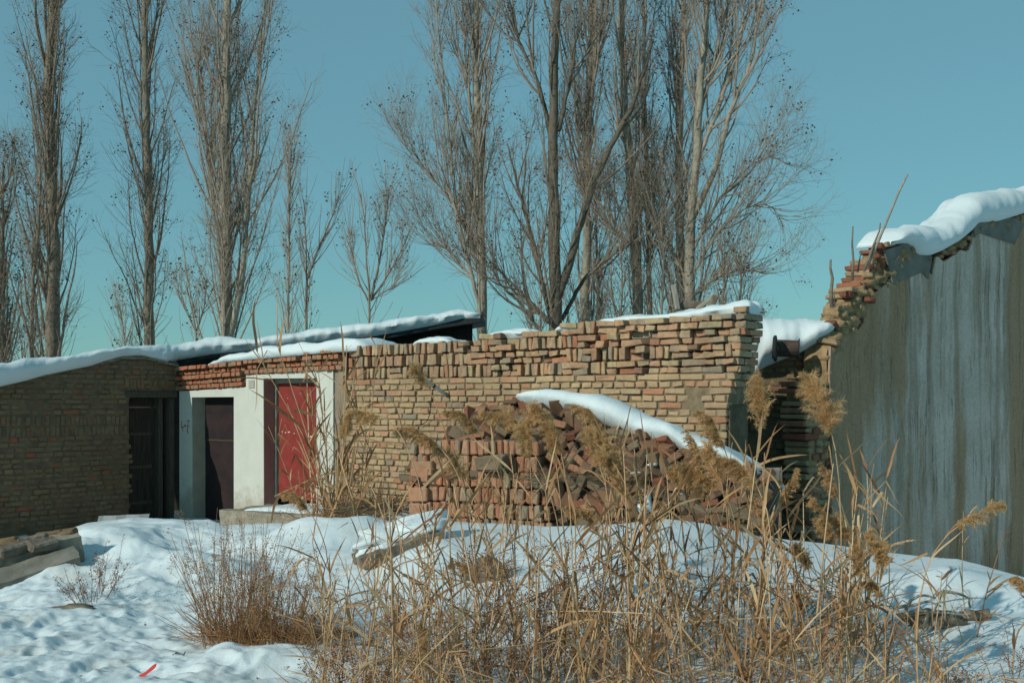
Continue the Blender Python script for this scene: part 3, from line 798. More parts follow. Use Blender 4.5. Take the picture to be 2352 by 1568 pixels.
for k in range(len(rp) - 1):
    for j in range(4):
        j2 = (j + 1) % 4; rfQ.append((k * 4 + j, (k + 1) * 4 + j, (k + 1) * 4 + j2, k * 4 + j2))
e = (len(rp) - 1) * 4
rfQ += [(3, 2, 1, 0), (e, e + 1, e + 2, e + 3)]
mob('roof', (np.array(rfV), np.array(rfQ), None), M['felt'], ps)
# long roof snow over both roofs
rs = [(-300, 930, 16.6), (0, 873, 18.2), (60, 860, 18.6), (100, 849, 18.9), (200, 829, 19.5), (280, 812, 20.1), (320, 812, 20.4), (350, 819, 20.6), (383, 824, 20.8), (410, 815, 21.1), (480, 804, 21.4), (600, 793, 21.5), (700, 780, 21.6), (850, 764, 21.7), (1000, 737, 21.9), (1060, 727, 21.95), (1103, 722, 21.9)]
snow_cap('snow', rs, [.3, .3, .27, .24, .17, .12, .14, .2, .27, .22, .21, .2, .21, .2, .18, .17, .10], (-.25, 1, 0), 2.0, 'long thick snow layer over the shed roof and dark lean-to roof', n=420, seed=8, bulge=.14, amp=.035, drop=.09, taper=(.3, .7))

# ------------------------------------------------------------------ ruined gable wall on the right
G0 = np.array([(1850 - U0) / F * 15.05, 15.05]); FG = Frame(G0, math.radians(41.6))
gb = empty('ruined_gable', (G0[0], G0[1], 0), FG.ang, label='tall ruined gable wall with streaked blue grey plaster and crumbling stepped brick edge', cat='wall')
sil = [(1850, 1300), (1838, 1150), (1848, 1000), (1836, 900), (1840, 872)]
stp = [(1896, 868), (1893, 800), (1900, 760), (1915, 735), (1935, 700), (1945, 672), (1975, 645), (1992, 615), (2002, 588), (2030, 565), (2090, 550), (2150, 585), (2215, 560), (2238, 503), (2295, 503), (2352, 482), (2600, 430)]
edge_lo = [FG.tz(*p) for p in sil]; edge_hi = [FG.tz(*p) for p in stp]
gtz = [b for a, b in edge_hi]; gtx = [a for a, b in edge_hi]
def gtop(s): return float(np.interp(s, gtx, gtz))
def gstart(z):
    if z < edge_lo[-1][1]: return 0.0
    # leftmost s whose top is above z
    for s in np.linspace(gtx[0], gtx[-1], 500):
        if gtop(s) > z: return s
    return 99
Lg = Lay()
z = -1.1; i = 0
while z < gtz[10] + .1:
    s0 = gstart(z); 
    low = z < edge_lo[-1][1]
    s0 += random.uniform(-.1, .12) if low else random.uniform(-.02, .16)
    s1 = s0 + (.95 if low else 1.0)
    course(Lg, s0, s1, z, 'mix', out=.012, dep=.38, rough=.012, fn=lambda a, b: (b < gtop(max(a, gtx[0])) + .02 or low) and (low or random.random() > .16))
    z += PIT; i += 1
mob('bricks', Lg.mesh(.006, .01), M['brick_gable'], gb)
# top ledge bricks along the rising edge
Lt = Lay()
for s in np.arange(gtx[9], gtx[-1], .17):
    if random.random() < .75:
        Lt.add(s, gtop(s) - .05 + random.uniform(-.06, .03), random.choice([BL, BW, BW]), BH, .4, random.uniform(0, .05), random.gauss(0, .15), random.gauss(0, .12))
mob('ledge_bricks', Lt.mesh(.008, .012), M['brick_gable'], gb)
co_ = [(.12, -1.8), (9, -1.8), (9, gtop(9) - .1)] + [(a + .08, b - .12) for a, b in edge_hi[::-1]] + [(.12, edge_lo[-1][1] - .06)]
mob('loam_core', poly_slab(co_, .02, .38), M['loam'], gb)
plp = [(1912, 1400), (1910, 1000), (1905, 860), (1908, 795), (1928, 782), (1945, 768), (1965, 762), (1984, 740), (1990, 690), (2008, 672), (2040, 650), (2052, 632), (2075, 640), (2088, 625), (2100, 600), (2140, 632), (2150, 590), (2170, 600), (2195, 585), (2225, 575), (2240, 520), (2290, 540), (2315, 515), (2352, 500), (2600, 450)]
pl = [FG.tz(u, v, -.03) for u, v in plp]
# roughen the broken edge
pp2 = []
for k, (a, b) in enumerate(pl):
    pp2.append((a, b))
    if 2 < k < len(pl) - 2:
        a2, b2 = pl[k + 1]
        for q in (.33, .66): pp2.append((a + (a2 - a) * q + random.gauss(0, .02), b + (b2 - b) * q + random.gauss(0, .025)))
pl = pp2 + [(pl[-1][0], -1.8), (pl[0][0], -1.8)]
mob('plaster', poly_slab(pl, -.035, -.002), M['streak'], gb)
# flaked grey patch under the ledge
fk = [FG.tz(u, v, -.05) for u, v in ((2030, 575), (2062, 565), (2092, 555), (2140, 590), (2132, 640), (2118, 625), (2080, 640), (2050, 650), (2040, 610))]
mob('loose_plaster', poly_slab(fk, -.06, -.036), M['dark_concrete'], gb)
fk = [FG.tz(u, v, -.05) for u, v in ((2235, 505), (2298, 502), (2330, 500), (2352, 515), (2330, 560), (2290, 548), (2250, 535), (2238, 545))]
mob('loose_plaster', poly_slab(fk, -.06, -.036), M['dark_concrete'], gb)
# loam lumps on the broken edge
def lump(c, r, seed, n=10, flat=1.0):
    th = np.linspace(0, np.pi, n); ph = np.linspace(0, 2 * np.pi, 2 * n, endpoint=False)
    TH_, PH = np.meshgrid(th, ph, indexing='ij')
    X = np.sin(TH_) * np.cos(PH); Yy = np.sin(TH_) * np.sin(PH); Zz = np.cos(TH_)
    rr = 1 + .32 * vnoise(X * 2 + seed * 3.3 + Zz * 2, Yy * 2 + seed + Zz * 1.5) + .16 * vnoise(X * 5 + seed + Zz * 4, Yy * 5 + seed * 2)
    P = np.stack([X * rr * r[0], Yy * rr * r[1], Zz * rr * r[2] * flat], -1) + np.asarray(c)
    m = 2 * n; ix = np.arange(n * m).reshape(n, m); nx = np.roll(ix, -1, 1)
    return P.reshape(-1, 3), np.stack([ix[:-1], ix[1:], nx[1:], nx[:-1]], -1).reshape(-1, 4), None
ls = []
for k, (u, v, r) in enumerate([(2065, 585, .2), (2045, 600, .16), (1965, 715, .2), (1945, 735, .2), (1925, 745, .18), (1975, 672, .15), (2040, 585, .14), (2085, 570, .14), (2240, 525, .16), (2265, 512, .18), (1990, 650, .12), (1918, 770, .2), (1935, 755, .17), (1912, 800, .15), (1990, 680, .17), (2010, 640, .18), (2060, 610, .2), (2035, 630, .15), (1955, 695, .13), (1930, 720, .14), (2120, 600, .12), (2180, 575, .13), (2205, 560, .12), (2305, 515, .15)]):
    s, zz = FG.tz(u, v); ls.append(lump((s + .05, .12, zz), (r, .2, r * .7), k))
mob('loam_lump', ls, M['loam'], gb, True)
# snow on the gable
gsn = [(2046, 556), (2062, 552), (2088, 552), (2108, 578), (2135, 580), (2165, 568), (2200, 548), (2228, 525), (2245, 505), (2290, 502), (2330, 490), (2352, 483), (2450, 465), (2560, 440)]
fr = []
for u, v in gsn:
    t0, z0 = FG.tz(u, v, -.06); fr.append(FG.w(t0, -.06, z0))
mob('snow', cap_mesh(fr, [.08, .17, .26, .42, .46, .42, .38, .40, .38, .42, .42, .38, .36, .3], (FG.b[0], FG.b[1], 0), .55, n=160, seed=11, bulge=.12, amp=.028, drop=.05, taper=(.35, .3)), M['cap'], smooth=True, label='heavy snow cushion overhanging the top of the ruined gable', cat='snow')
# extra tumbled bricks on the stepped edge
gl = []
for (u, v, rz, ry) in [(2025, 570, .3, .2), (2040, 562, .1, -.2), (2070, 555, .5, .1), (2018, 600, .2, .4), (1998, 640, .4, .35), (2010, 660, .2, .1), (1985, 690, .1, 0), (1975, 705, .3, -.1), (2045, 655, 0, 0), (1952, 680, .2, .1), (1940, 712, .1, 0), (1960, 760, .2, .1), (1915, 750, .3, .3), (1905, 785, .2, -.2)]:
    s, zz = FG.tz(u, v); gl.append((s, zz, rz, ry))
gbr = []
for k, (s, zz, rz, ry) in enumerate(gl):
    me = mesh_data('brick', *boxes([[0, 0, 0]], [[BL / 2, BW / 2, BH / 2]], bev=.012, jit=.008), M['brick_gable'] if k % 3 else M['brick_heap'][0])
    o = bpy.data.objects.new('brick', me); p = FG.w(s, .02, zz); o.location = p; o.rotation_euler = (random.gauss(0, .15), ry, FG.ang + rz + random.choice([0, 0, 1.5]))
    link(o); tag(o, 'tumbled brick lying on the crumbling stepped edge of the ruined gable', 'brick', 'tumbled bricks on the stepped edge of the ruined gable')

# shaded back wall and low snow between wall and gable
B0 = np.array([PX(1700, 0, 15.9)[0], 15.9]); FB = Frame(B0, math.radians(-8))
bw = empty('low_brick_wall', (B0[0], B0[1], 0), FB.ang, label='low shaded brick wall between the long wall end and the ruined gable', cat='wall')
Lb = Lay(); sb1 = FB.t(1862)
ztb = FB.tz(1780, 828)[1]
z = -.9
while z < ztb + .25:
    course(Lb, -.4, sb1, z, 'mix', out=.012, rough=.02, fn=lambda a, b: b < ztb + .12 * math.sin(a * 3) + (a > 1.0) * .15 and random.random() > .05); z += PIT
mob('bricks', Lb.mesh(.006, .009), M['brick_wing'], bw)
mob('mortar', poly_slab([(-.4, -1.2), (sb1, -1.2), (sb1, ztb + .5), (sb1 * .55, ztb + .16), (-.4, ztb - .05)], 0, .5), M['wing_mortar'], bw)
fr = [FB.w(FB.t(u, -.1), -.1, FB.tz(u, v, -.1)[1]) for u, v in ((1735, 850), (1760, 835), (1790, 822), (1830, 808), (1862, 790), (1890, 775), (1920, 752))]
mob('snow', cap_mesh(fr, [.5, .56, .5, .42, .32, .24, .16], (FB.b[0], FB.b[1], 0), 1.1, n=70, seed=14, bulge=.3, amp=.05, drop=.04, taper=(.15, .25)), M['cap'], smooth=True, label='snow drift over the low wall between the long wall end and the gable', cat='snow')
# drum
dm = empty('drum', tuple(PX(1805, 800, 15.3)), 0, label='rusty dark drum half buried in snow beside the ruined gable', cat='drum')
ax = np.array([.95, -.25, -.05]); ax /= np.linalg.norm(ax)
mob('barrel', tubes([[(-.16 * ax), (.16 * ax)]], .115, 16, True), M['rust'], dm)
mob('rim', [tubes([[ax * -.175, ax * -.16]], .15, 18, True), tubes([[ax * .16, ax * .178]], .14, 18, True)], M['felt'], dm)
ld = empty('wheel_rim', tuple(PX(1778, 800, 15.1)), 0, label='thin dark metal disc standing upright in the snow next to the drum', cat='disc')
mob('disc', tubes([[np.zeros(3), np.array([.03, -.01, 0])]], .175, 22, True), M['felt'], ld)
mob('hub', tubes([[np.array([-.02, .008, 0]), np.array([.05, -.018, 0])]], .05, 12, True), M['rust'], ld)
# sticks
def stick(name, px, r0, r1, mat, label, cat='stick', group=None, S=6, knots=0):
    P = np.array([PX(*p) for p in px]); o0 = P[0]
    o = mob(name, tubes([P - o0], np.linspace(r0, r1, len(P)), S, True), mat, smooth=True, label=label, cat=cat, group=group); o.location = o0
    return o
stick('pole', [(1992, 612, 15.6), (2015, 560, 15.5), (2040, 500, 15.4), (2065, 440, 15.3), (2085, 400, 15.2)], .022, .012, M['grey_wood'], 'long pale pole leaning up from the gable ruin into the sky', 'pole')
stick('twig_cutting', [(1911, 706, 15.4), (1909, 670, 15.4), (1912, 640, 15.4), (1907, 615, 15.4), (1908, 596, 15.4)], .028, .014, M['bark_wood'], 'stout barked stick rising from the low snow left of the gable edge')
stick('twig_cutting', [(1957, 645, 15.5), (1960, 600, 15.5), (1957, 560, 15.5), (1959, 520, 15.5)], .020, .010, M['bark_wood'], 'thin tall upright stick between the stout stick and the pale pole')
stick('twig_cutting', [(1970, 625, 15.6), (1974, 600, 15.6), (1978, 575, 15.6)], .013, .008, M['bark_wood'], 'shortest thin stick just left of the pale leaning pole')
stick('twig_cutting', [(1984, 622, 15.5), (1995, 595, 15.5), (2006, 565, 15.5), (2020, 530, 15.5), (2022, 512, 15.5)], .024, .008, M['bark_wood'], 'knobbly bent branch at the foot of the pale leaning pole')
stick('twig_cutting', [(1917, 705, 15.5), (1917, 685, 15.5), (1916, 668, 15.5)], .010, .006, M['bark_wood'], 'tiny stick close beside the stout barked stick')
# things standing on the wall top
def plank(name, a, b, w_, t_, label, cat, mat):
    a, b = np.array(a), np.array(b); c = (a + b) / 2; L = np.linalg.norm(b - a)
    q = Vector(b - a).to_track_quat('Z', 'Y')
    me = mesh_data(name, *boxes([[0, 0, 0]], [[w_ / 2, t_ / 2, L / 2]], bev=.006, jit=.004), mat)
    o = bpy.data.objects.new(name, me); o.location = c; o.rotation_euler = q.to_euler(); link(o); tag(o, label, cat); return o
plank('post', PX(1557, 712, 15.2), PX(1547, 654, 15.2), .085, .07, 'pale squared post end standing above the brick wall', 'post', M['grey_wood'])
plank('plank', PX(1600, 712, 15.2), PX(1644, 676, 15.2), .075, .05, 'grey plank slanting up behind the brick wall top', 'plank', M['grey_wood'])
plank('stump', PX(1632, 706, 15.1), PX(1643, 680, 15.1), .10, .08, 'short splintered brown wood stump behind the wall top', 'stump', M['bark_wood'])
plank('beam', PX(1562, 702, 15.3), PX(1618, 700, 15.3), .14, .09, 'dark mossy beam lying flat behind the brick wall top', 'beam', M['bark_wood'])

# ------------------------------------------------------------------ stacked brick stub and rubble heap
S0 = PX(932, 0, 13.4); FS = Frame(S0[:2], math.radians(-22))
sk = empty('brick_stack', (S0[0], S0[1], 0), FS.ang, label='stack of upright orange bricks at the left foot of the rubble heap', cat='brick stack')
Ls = Lay(); xs1 = FS.t(1310)
z = .05
tops = FS.tz(1000, 1042)[1]
while z < tops:
    soldiers(Ls, random.uniform(0, .06), min(xs1, FS.t(1225) + (tops - z) * .22) + random.uniform(-.05, .05), z + .09, h=.17, out=random.uniform(-.02, .02), dep=.3, rough=.02, w=.08); z += .181
for u, v in ((950, 1090), (945, 1135), (955, 1075), (948, 1170)):      # flat faces on the left corner
    t0, z0 = FS.tz(u, v); Ls.add(t0 + .1, z0, .25, .16, .3, .05)
mob('bricks', Ls.mesh(.006, .009), M['brick_stub'], sk)
mob('fill', poly_slab([(.04, -.1), (xs1 - .6, -.1), (xs1 - .8, tops - .1), (.04, tops - .06)], .06, .45), M['dark_mortar'], sk)

ridge = np.array([PX(*p) for p in [(958, 1050, 14.0), (1000, 1012, 14.0), (1080, 960, 14.0), (1150, 930, 13.95), (1200, 918, 13.9), (1300, 938, 13.6), (1400, 968, 13.4), (1500, 1005, 13.1), (1600, 1038, 12.85), (1690, 1068, 12.6), (1745, 1085, 12.5)]])
foot = np.array([PX(*p) for p in [(945, 1100, 13.45), (1000, 1095, 13.3), (1080, 1085, 13.15), (1150, 1090, 13.05), (1230, 1100, 12.9), (1320, 1190, 12.3), (1400, 1215, 12.1), (1500, 1225, 12.0), (1600, 1225, 11.9), (1690, 1230, 11.9), (1750, 1230, 11.9)]])
NA, NB = 90, 26
ra = np.linspace(0, len(ridge) - 1, NA)
Rg = np.stack([np.interp(ra, range(len(ridge)), ridge[:, i]) for i in range(3)], -1); Ft = np.stack([np.interp(ra, range(len(foot)), foot[:, i]) for i in range(3)], -1)
bb = np.linspace(-.9, 1.0, NB)
HS = np.zeros((NB, NA, 3))
for j, b in enumerate(bb):
    if b >= 0:
        f = b; zf = 1 - (1 - (1 - f)) ** 1.25
        P = Rg * (1 - f) + Ft * f; P[:, 2] = Rg[:, 2] + (Ft[:, 2] - Rg[:, 2]) * (f ** 1.15)
    else:
        P = Rg + np.array([back_[0], back_[1], 0]) * (-b); P[:, 2] = Rg[:, 2] - (b * b) * 1.2
    nzs = fbm(np.linspace(0, 14, NA), np.full(NA, b * 4), 4)
    P = P.copy(); P[:, 2] += .05 * nzs - .08; P[:, 1] += .04 * nzs
    HS[j] = P
ix = np.arange(NB * NA).reshape(NB, NA)
mob('rubble_earth', (HS.reshape(-1, 3), np.stack([ix[:-1, :-1], ix[:-1, 1:], ix[1:, 1:], ix[1:, :-1]], -1).reshape(-1, 4), None), M['dark_mortar'], smooth=True,
    label='dark earth and brick dust of the rubble heap', cat='rubble', kind='stuff')
variants = []
for k in range(12):
    half = k % 3 == 0
    me = mesh_data('loose_brick', *boxes([[0, 0, 0]], [[(BL if not half else BL * .6) / 2 * .98, BW / 2, BH / 2]], bev=.005, jit=.007), M['brick_heap'][[1, 0, 3, 2, 1, 2, 0, 3, 1, 2, 3, 1][k]])
    variants.append(me)
pts = []
tries = 0
hr = random.Random(5)
while len(pts) < 250 and tries < 6000:
    tries += 1
    a = hr.uniform(0, NA - 1.01); b = hr.uniform(-.12, .97)
    j = (b + .9) / 1.9 * (NB - 1); j0 = int(j); i0 = int(a)
    p = HS[j0, i0] + (HS[j0 + 1, i0] - HS[j0, i0]) * (j - j0) + (HS[j0, i0 + 1] - HS[j0, i0]) * (a - i0)
    p = p + np.array([0, -.02, .05])
    if all(np.linalg.norm(p - q) > .125 for q in pts):
        pts.append(p)
        o = bpy.data.objects.new('loose_brick', hr.choice(variants)); o.location = p
        o.rotation_euler = (hr.gauss(0, .55), hr.gauss(.1, .5), hr.uniform(-1.6, 1.6)); link(o)
        tag(o, 'loose brick tumbled in the rubble heap in front of the long wall', 'brick', 'loose bricks of the rubble heap')
# big dark block and pale block
def block(px, Y, s, rot, mat, label, cat, name='concrete_block', bev=.02, jit=.015):
    o = bpy.data.objects.new(name, mesh_data(name, *boxes([[0, 0, 0]], [s], bev=bev, jit=jit), mat)); o.location = PX(*px, Y); o.rotation_euler = rot; link(o); tag(o, label, cat); return o
block((1135, 1063), 12.9, (.18, .15, .085), (.05, -.03, -.5), M['brick_heap'][2], 'large squared masonry block lying on top of the brick stack', 'block')
hs = [(1192, 917, 13.95), (1225, 932, 13.85), (1290, 942, 13.7), (1370, 960, 13.5), (1440, 990, 13.3), (1490, 1012, 13.2), (1550, 1018, 13.05), (1600, 1046, 12.9), (1660, 1058, 12.7), (1735, 1084, 12.5)]
snow_cap('snow', hs, [.10, .20, .30, .33, .32, .29, .26, .29, .20, .07], (back_[0], back_[1], -.3), .8, 'smooth snow cap sloping down over the rubble heap', n=220, seed=21, bulge=.22, amp=.03, drop=.05, taper=(.3, .5))
o = mob('ice_clump', lump((0, 0, 0), (.075, .08, .12), 3, 14), M['cap'], smooth=True, label='clump of icy snow stuck low in the rubble heap', cat='snow'); o.location = PX(1482, 1152, 12.15)
block((1640, 1160), 12.9, (.75, .06, .42), (.12, .0, -.25), M['dark_concrete'], 'dark concrete panel leaning below the right end of the rubble heap', 'concrete panel', name='leaning_slab')

sg = np.random.default_rng(12)
sn = []
for k in range(26):
    a = int(sg.integers(6, NA - 6)); b = int(sg.integers(10, NB - 4)); c = HS[b, a] + np.array([0, -.05, .03])
    sn.append(lump(c, (sg.uniform(.03, .08), sg.uniform(.03, .06), sg.uniform(.015, .03)), k + 40, 7))
mob('snow_crumbs', sn, M['cap'], smooth=True, label='crumbs of snow caught between the rubble bricks', cat='snow', kind='stuff')
n_ = 420; uu = sg.uniform(60, 2300, n_); YY = sg.uniform(6.2, 12.0, n_); xx = (uu - U0) / F * YY; zz = ground(xx, YY) + .004
aa_ = sg.uniform(0, 6.28, n_); LL = sg.uniform(.01, .045, n_)[:, None]
dd_ = np.stack([np.cos(aa_), np.sin(aa_), sg.normal(0, .12, n_)], -1); PP_ = np.stack([np.stack([xx, YY, zz], -1) + dd_ * LL * k for k in (0, 1, 2)], 1)
mob('debris', ribbons(PP_, np.full((n_, 3), .0035) * sg.uniform(.5, 1.8, n_)[:, None], np.stack([-np.sin(aa_), np.cos(aa_), np.zeros(n_)], -1)), M['dead_leaf'], label='bits of leaf and straw scattered over the snow', cat='debris', kind='stuff')

# ------------------------------------------------------------------ platform, slabs, rocks, litter
FSl = Frame(PX(505, 0, 16.9)[:2], math.radians(-26))
pf = empty('concrete_platform', (FSl.o[0], FSl.o[1], 0), FSl.ang, label='long concrete step slab in front of the red door, broken at its left end', cat='slab')
def chunk(x0, x1, y0, y1, z0, z1, nx, ny, nz, amp, seed):
    """boxy slab with worn, irregular surface"""
    gx_, gy_, gz_ = np.linspace(x0, x1, nx), np.linspace(y0, y1, ny), np.linspace(z0, z1, nz)
    Vs, Qs, n = [], [], 0
    def face(Ax, Bx, f, flip):
        nonlocal n
        a, b = np.meshgrid(Ax, Bx, indexing='ij'); P = f(a, b); sh = a.shape
        i = np.arange(a.size).reshape(sh) + n; q = np.stack([i[:-1, :-1], i[1:, :-1], i[1:, 1:], i[:-1, 1:]], -1).reshape(-1, 4)
        Vs.append(P.reshape(-1, 3)); Qs.append(q[:, ::-1] if flip else q); n += a.size
    face(gx_, gy_, lambda a, b: np.stack([a, b, np.full_like(a, z1)], -1), False)
    face(gx_, gy_, lambda a, b: np.stack([a, b, np.full_like(a, z0)], -1), True)
    face(gx_, gz_, lambda a, b: np.stack([a, np.full_like(a, y0), b], -1), False)
    face(gx_, gz_, lambda a, b: np.stack([a, np.full_like(a, y1), b], -1), True)
    face(gy_, gz_, lambda a, b: np.stack([np.full_like(a, x0), a, b], -1), True)
    face(gy_, gz_, lambda a, b: np.stack([np.full_like(a, x1), a, b], -1), False)
    V = np.concatenate(Vs)
    q = V * 4 + seed * 7.1
    V = V + amp * np.stack([vnoise(q[:, 1] + q[:, 2], q[:, 2] * 1.3), vnoise(q[:, 0] + q[:, 2] * .7, q[:, 2]), vnoise(q[:, 0], q[:, 1])], -1) \
          + amp * .5 * np.stack([vnoise(q[:, 1] * 3 + q[:, 2] * 2, q[:, 2] * 3), vnoise(q[:, 0] * 3 + q[:, 2] * 2, q[:, 2] * 3), vnoise(q[:, 0] * 3, q[:, 1] * 3)], -1)
    return V, np.concatenate(Qs), None
xr = FSl.t(930)
zt_ = FSl.tz(520, 1172)[1]
mob('slab', chunk(.0, xr, 0, 1.1, zt_ - .32, zt_, 70, 14, 8, .018, 1), M['concrete'], pf)
fr = [FSl.w(FSl.t(u, .05), .05, zt_ + .005) for u in (560, 640, 760, 870, 925)]
mob('snow', cap_mesh(fr, [.05, .07, .07, .09, .07], (FSl.b[0], FSl.b[1], 0), .9, n=60, seed=31, bulge=.04, amp=.012, drop=.01, taper=(.5, .2)), M['cap'], smooth=True, label='thin snow lying on the concrete step below the red door', cat='snow')

def slab_thing(name, px, Y, size, rot, mat, label, cat, seed, amp=.02):
    o = mob(name, chunk(-size[0], size[0], -size[1], size[1], -size[2], size[2], 24, 14, 8, amp, seed), mat, label=label, cat=cat)
    o.location = PX(*px, Y); o.rotation_euler = rot; return o
slab_thing('concrete_slab', (62, 1272), 11.6, (.50, .26, .13), (.05, -.13, .62), M['concrete'], 'broken concrete slab with exposed rough end lying under rubble at the shed wall', 'slab', 3, .012)
slab_thing('concrete_slab', (60, 1318), 11.1, (.5, .2, .07), (.2, -.26, .5), M['dark_concrete'], 'lower dark slab wedged beneath the broken slab at the shed wall', 'slab', 4, .012)
slab_thing('concrete_slab', (912, 1258), 10.75, (.40, .20, .07), (.1, -.30, .35), M['rock'], 'tilted dark slab under a thick snow lump in front of the brick stack', 'slab', 5, .03)
o = mob('snow', lump((0, 0, 0), (.48, .30, .15), 6, 30), M['cap'], smooth=True, label='thick snow lump resting on the tilted dark slab', cat='snow'); o.location = PX(930, 1226, 10.9); o.rotation_euler = (.05, -.30, .35)
for nm, px, Y, r, lab, sd_ in (('rock', (1112, 1318), 9.4, (.17, .13, .15), 'dark rock wrapped in dry weeds in the middle of the snow', 2), ('rock', (760, 1452), 8.6, (.16, .12, .09), 'dark stone hidden behind reed stems right of the rusty shrub', 5),
                               ('rock', (575, 1462), 8.4, (.13, .10, .07), 'flat dark stone at the foot of the rusty shrub', 9), ('rock', (160, 1384), 10.0, (.18, .08, .04), 'flat muddy stone beside the small shrub on the left snow bank', 11)):
    o = mob(nm, lump((0, 0, 0), r, sd_, 14), M['rock'], smooth=True, label=lab, cat='rock'); o.location = hit(px[0], px[1] + 14) + np.array([0, .05, r[2] * (.30 if r[2] > .1 else -.25)])
bl = [((12, 1248), 11.6, .2, 'brick'), ((76, 1240), 11.6, .4, 'b'), ((112, 1230), 11.9, .1, 'b'), ((30, 1262), 11.3, .9, 'b'), ((146, 1226), 11.9, -.2, 'b'), ((98, 1250), 11.4, .7, 'b')]
labs = ['brick cut off by the picture edge on the broken slab', 'upright chipped brick in the middle of the broken slab', 'flat brick behind the upright chipped brick', 'pale brick chunk lowest on the broken slab', 'brick closest to the snow bank on the broken slab', 'small brick tucked against the upright chipped brick']
for k, (px, Y, rz, _) in enumerate(bl):
    o = bpy.data.objects.new('brick', mesh_data('brick', *boxes([[0, 0, 0]], [[.15, .08, .05]], bev=.014, jit=.01), M['rock'] if k % 2 else M['brick_wing'])); o.location = PX(*px, Y); o.rotation_euler = (.1 * k - .2, -.1, rz); link(o); tag(o, labs[k], 'brick')
# translucent plastic sheet by the shed wall
m, nt, b = nodes('cloudy_plastic'); b.inputs['Base Color'].default_value = (.35, .38, .38, 1); b.inputs['Roughness'].default_value = .4; b.inputs['Alpha'].default_value = .55
n_ = 12; a_, b_ = np.meshgrid(np.linspace(0, 1, n_), np.linspace(0, 1, 5))
pa, pb = PX(220, 1212, 14.2), PX(338, 1200, 14.2)
V = pa + (pb - pa) * a_[..., None] + np.array([0, .1, .14]) * (b_ * (1 - .25 * a_))[..., None]; V[..., 1] += .02 * np.sin(a_ * 14)
Vb = V + np.array([0, .004, 0]); V2 = np.concatenate([V.reshape(-1, 3), Vb.reshape(-1, 3)])
ix = np.arange(5 * n_).reshape(5, n_); q = np.stack([ix[:-1, :-1], ix[:-1, 1:], ix[1:, 1:], ix[1:, :-1]], -1).reshape(-1, 4)
mob('plastic_sheet', (V2, np.concatenate([q, q[:, ::-1] + 5 * n_]), None), m, label='cloudy plastic sheet sticking out of the snow at the shed wall', cat='plastic sheet')
# red plastic shard
Yr = 7.1; rpz = gz((335 - U0) / F * Yr, Yr)
pr = [(-.045, -.012), (-.02, .0), (.0, .012), (.02, .032), (.045, .055), (.062, .062), (.058, .04), (.04, .02), (.015, .002), (-.01, -.02), (-.03, -.022)]
o = mob('plastic_shard', poly_slab(pr, -.003, .003), M['red_plastic'], label='bright red plastic shard lying on the trodden snow', cat='litter'); o.location = ((335 - U0) / F * Yr, Yr, rpz + .03); o.rotation_euler = (-.35, 0, 0)

# driftwood / root stump on the right
_h = hit(2150, 1440); SY = _h[1]
rt = empty('root_stump', tuple(_h + np.array([0, 0, .05])), 0, label='weathered grey root stump half sunk in the snow on the right', cat='root stump')
rz_ = np.array(rt.location)
mob('wood', lump((0, .08, -.02), (.22, .13, .085), 21, 14), M['rock'], rt, True)
for q in [[(2052, 1395), (2090, 1392), (2130, 1380), (2160, 1392)], [(2150, 1360), (2190, 1358), (2222, 1372), (2228, 1395)], [(2060, 1412), (2110, 1400), (2170, 1405), (2230, 1415)], [(2145, 1425), (2155, 1455), (2180, 1475)], [(2080, 1400), (2095, 1375), (2120, 1365), (2150, 1372)], [(2120, 1440), (2130, 1415), (2150, 1395), (2155, 1380)], [(2140, 1440), (2115, 1452), (2100, 1470)]]:
    P = np.array([PX(u, v, SY - .05 - (v > 1420) * (v - 1420) * .004) - rz_ for u, v in q]); d0 = np.linspace(0, 1, 8); P2 = np.stack([np.interp(d0, np.linspace(0, 1, len(P)), P[:, i]) for i in range(3)], -1); P2 += rng.normal(0, .004, P2.shape)
    mob('root', tubes([P2], np.linspace(.014, .007, 8), 6, True), M['grey_wood'], rt, True)
o = mob('log', tubes([[(0, 0, 0), (.12, -.03, .01), (.2, -.05, .03)]], .038, 10, True), M['bark_wood'], smooth=True, label='short cut log end at the right side of the root stump', cat='log'); o.location = hit(2205, 1425) + np.array([0, 0, .03])
o = mob('log', tubes([[(0, 0, 0), (.1, 0, -.01), (.21, 0, -.03)]], [.012, .02, .01], 8, True), M['bark_wood'], smooth=True, label='small dark stick lying on the snow crest near the gable', cat='stick'); o.location = hit(2005, 1290) + np.array([0, 0, .015])


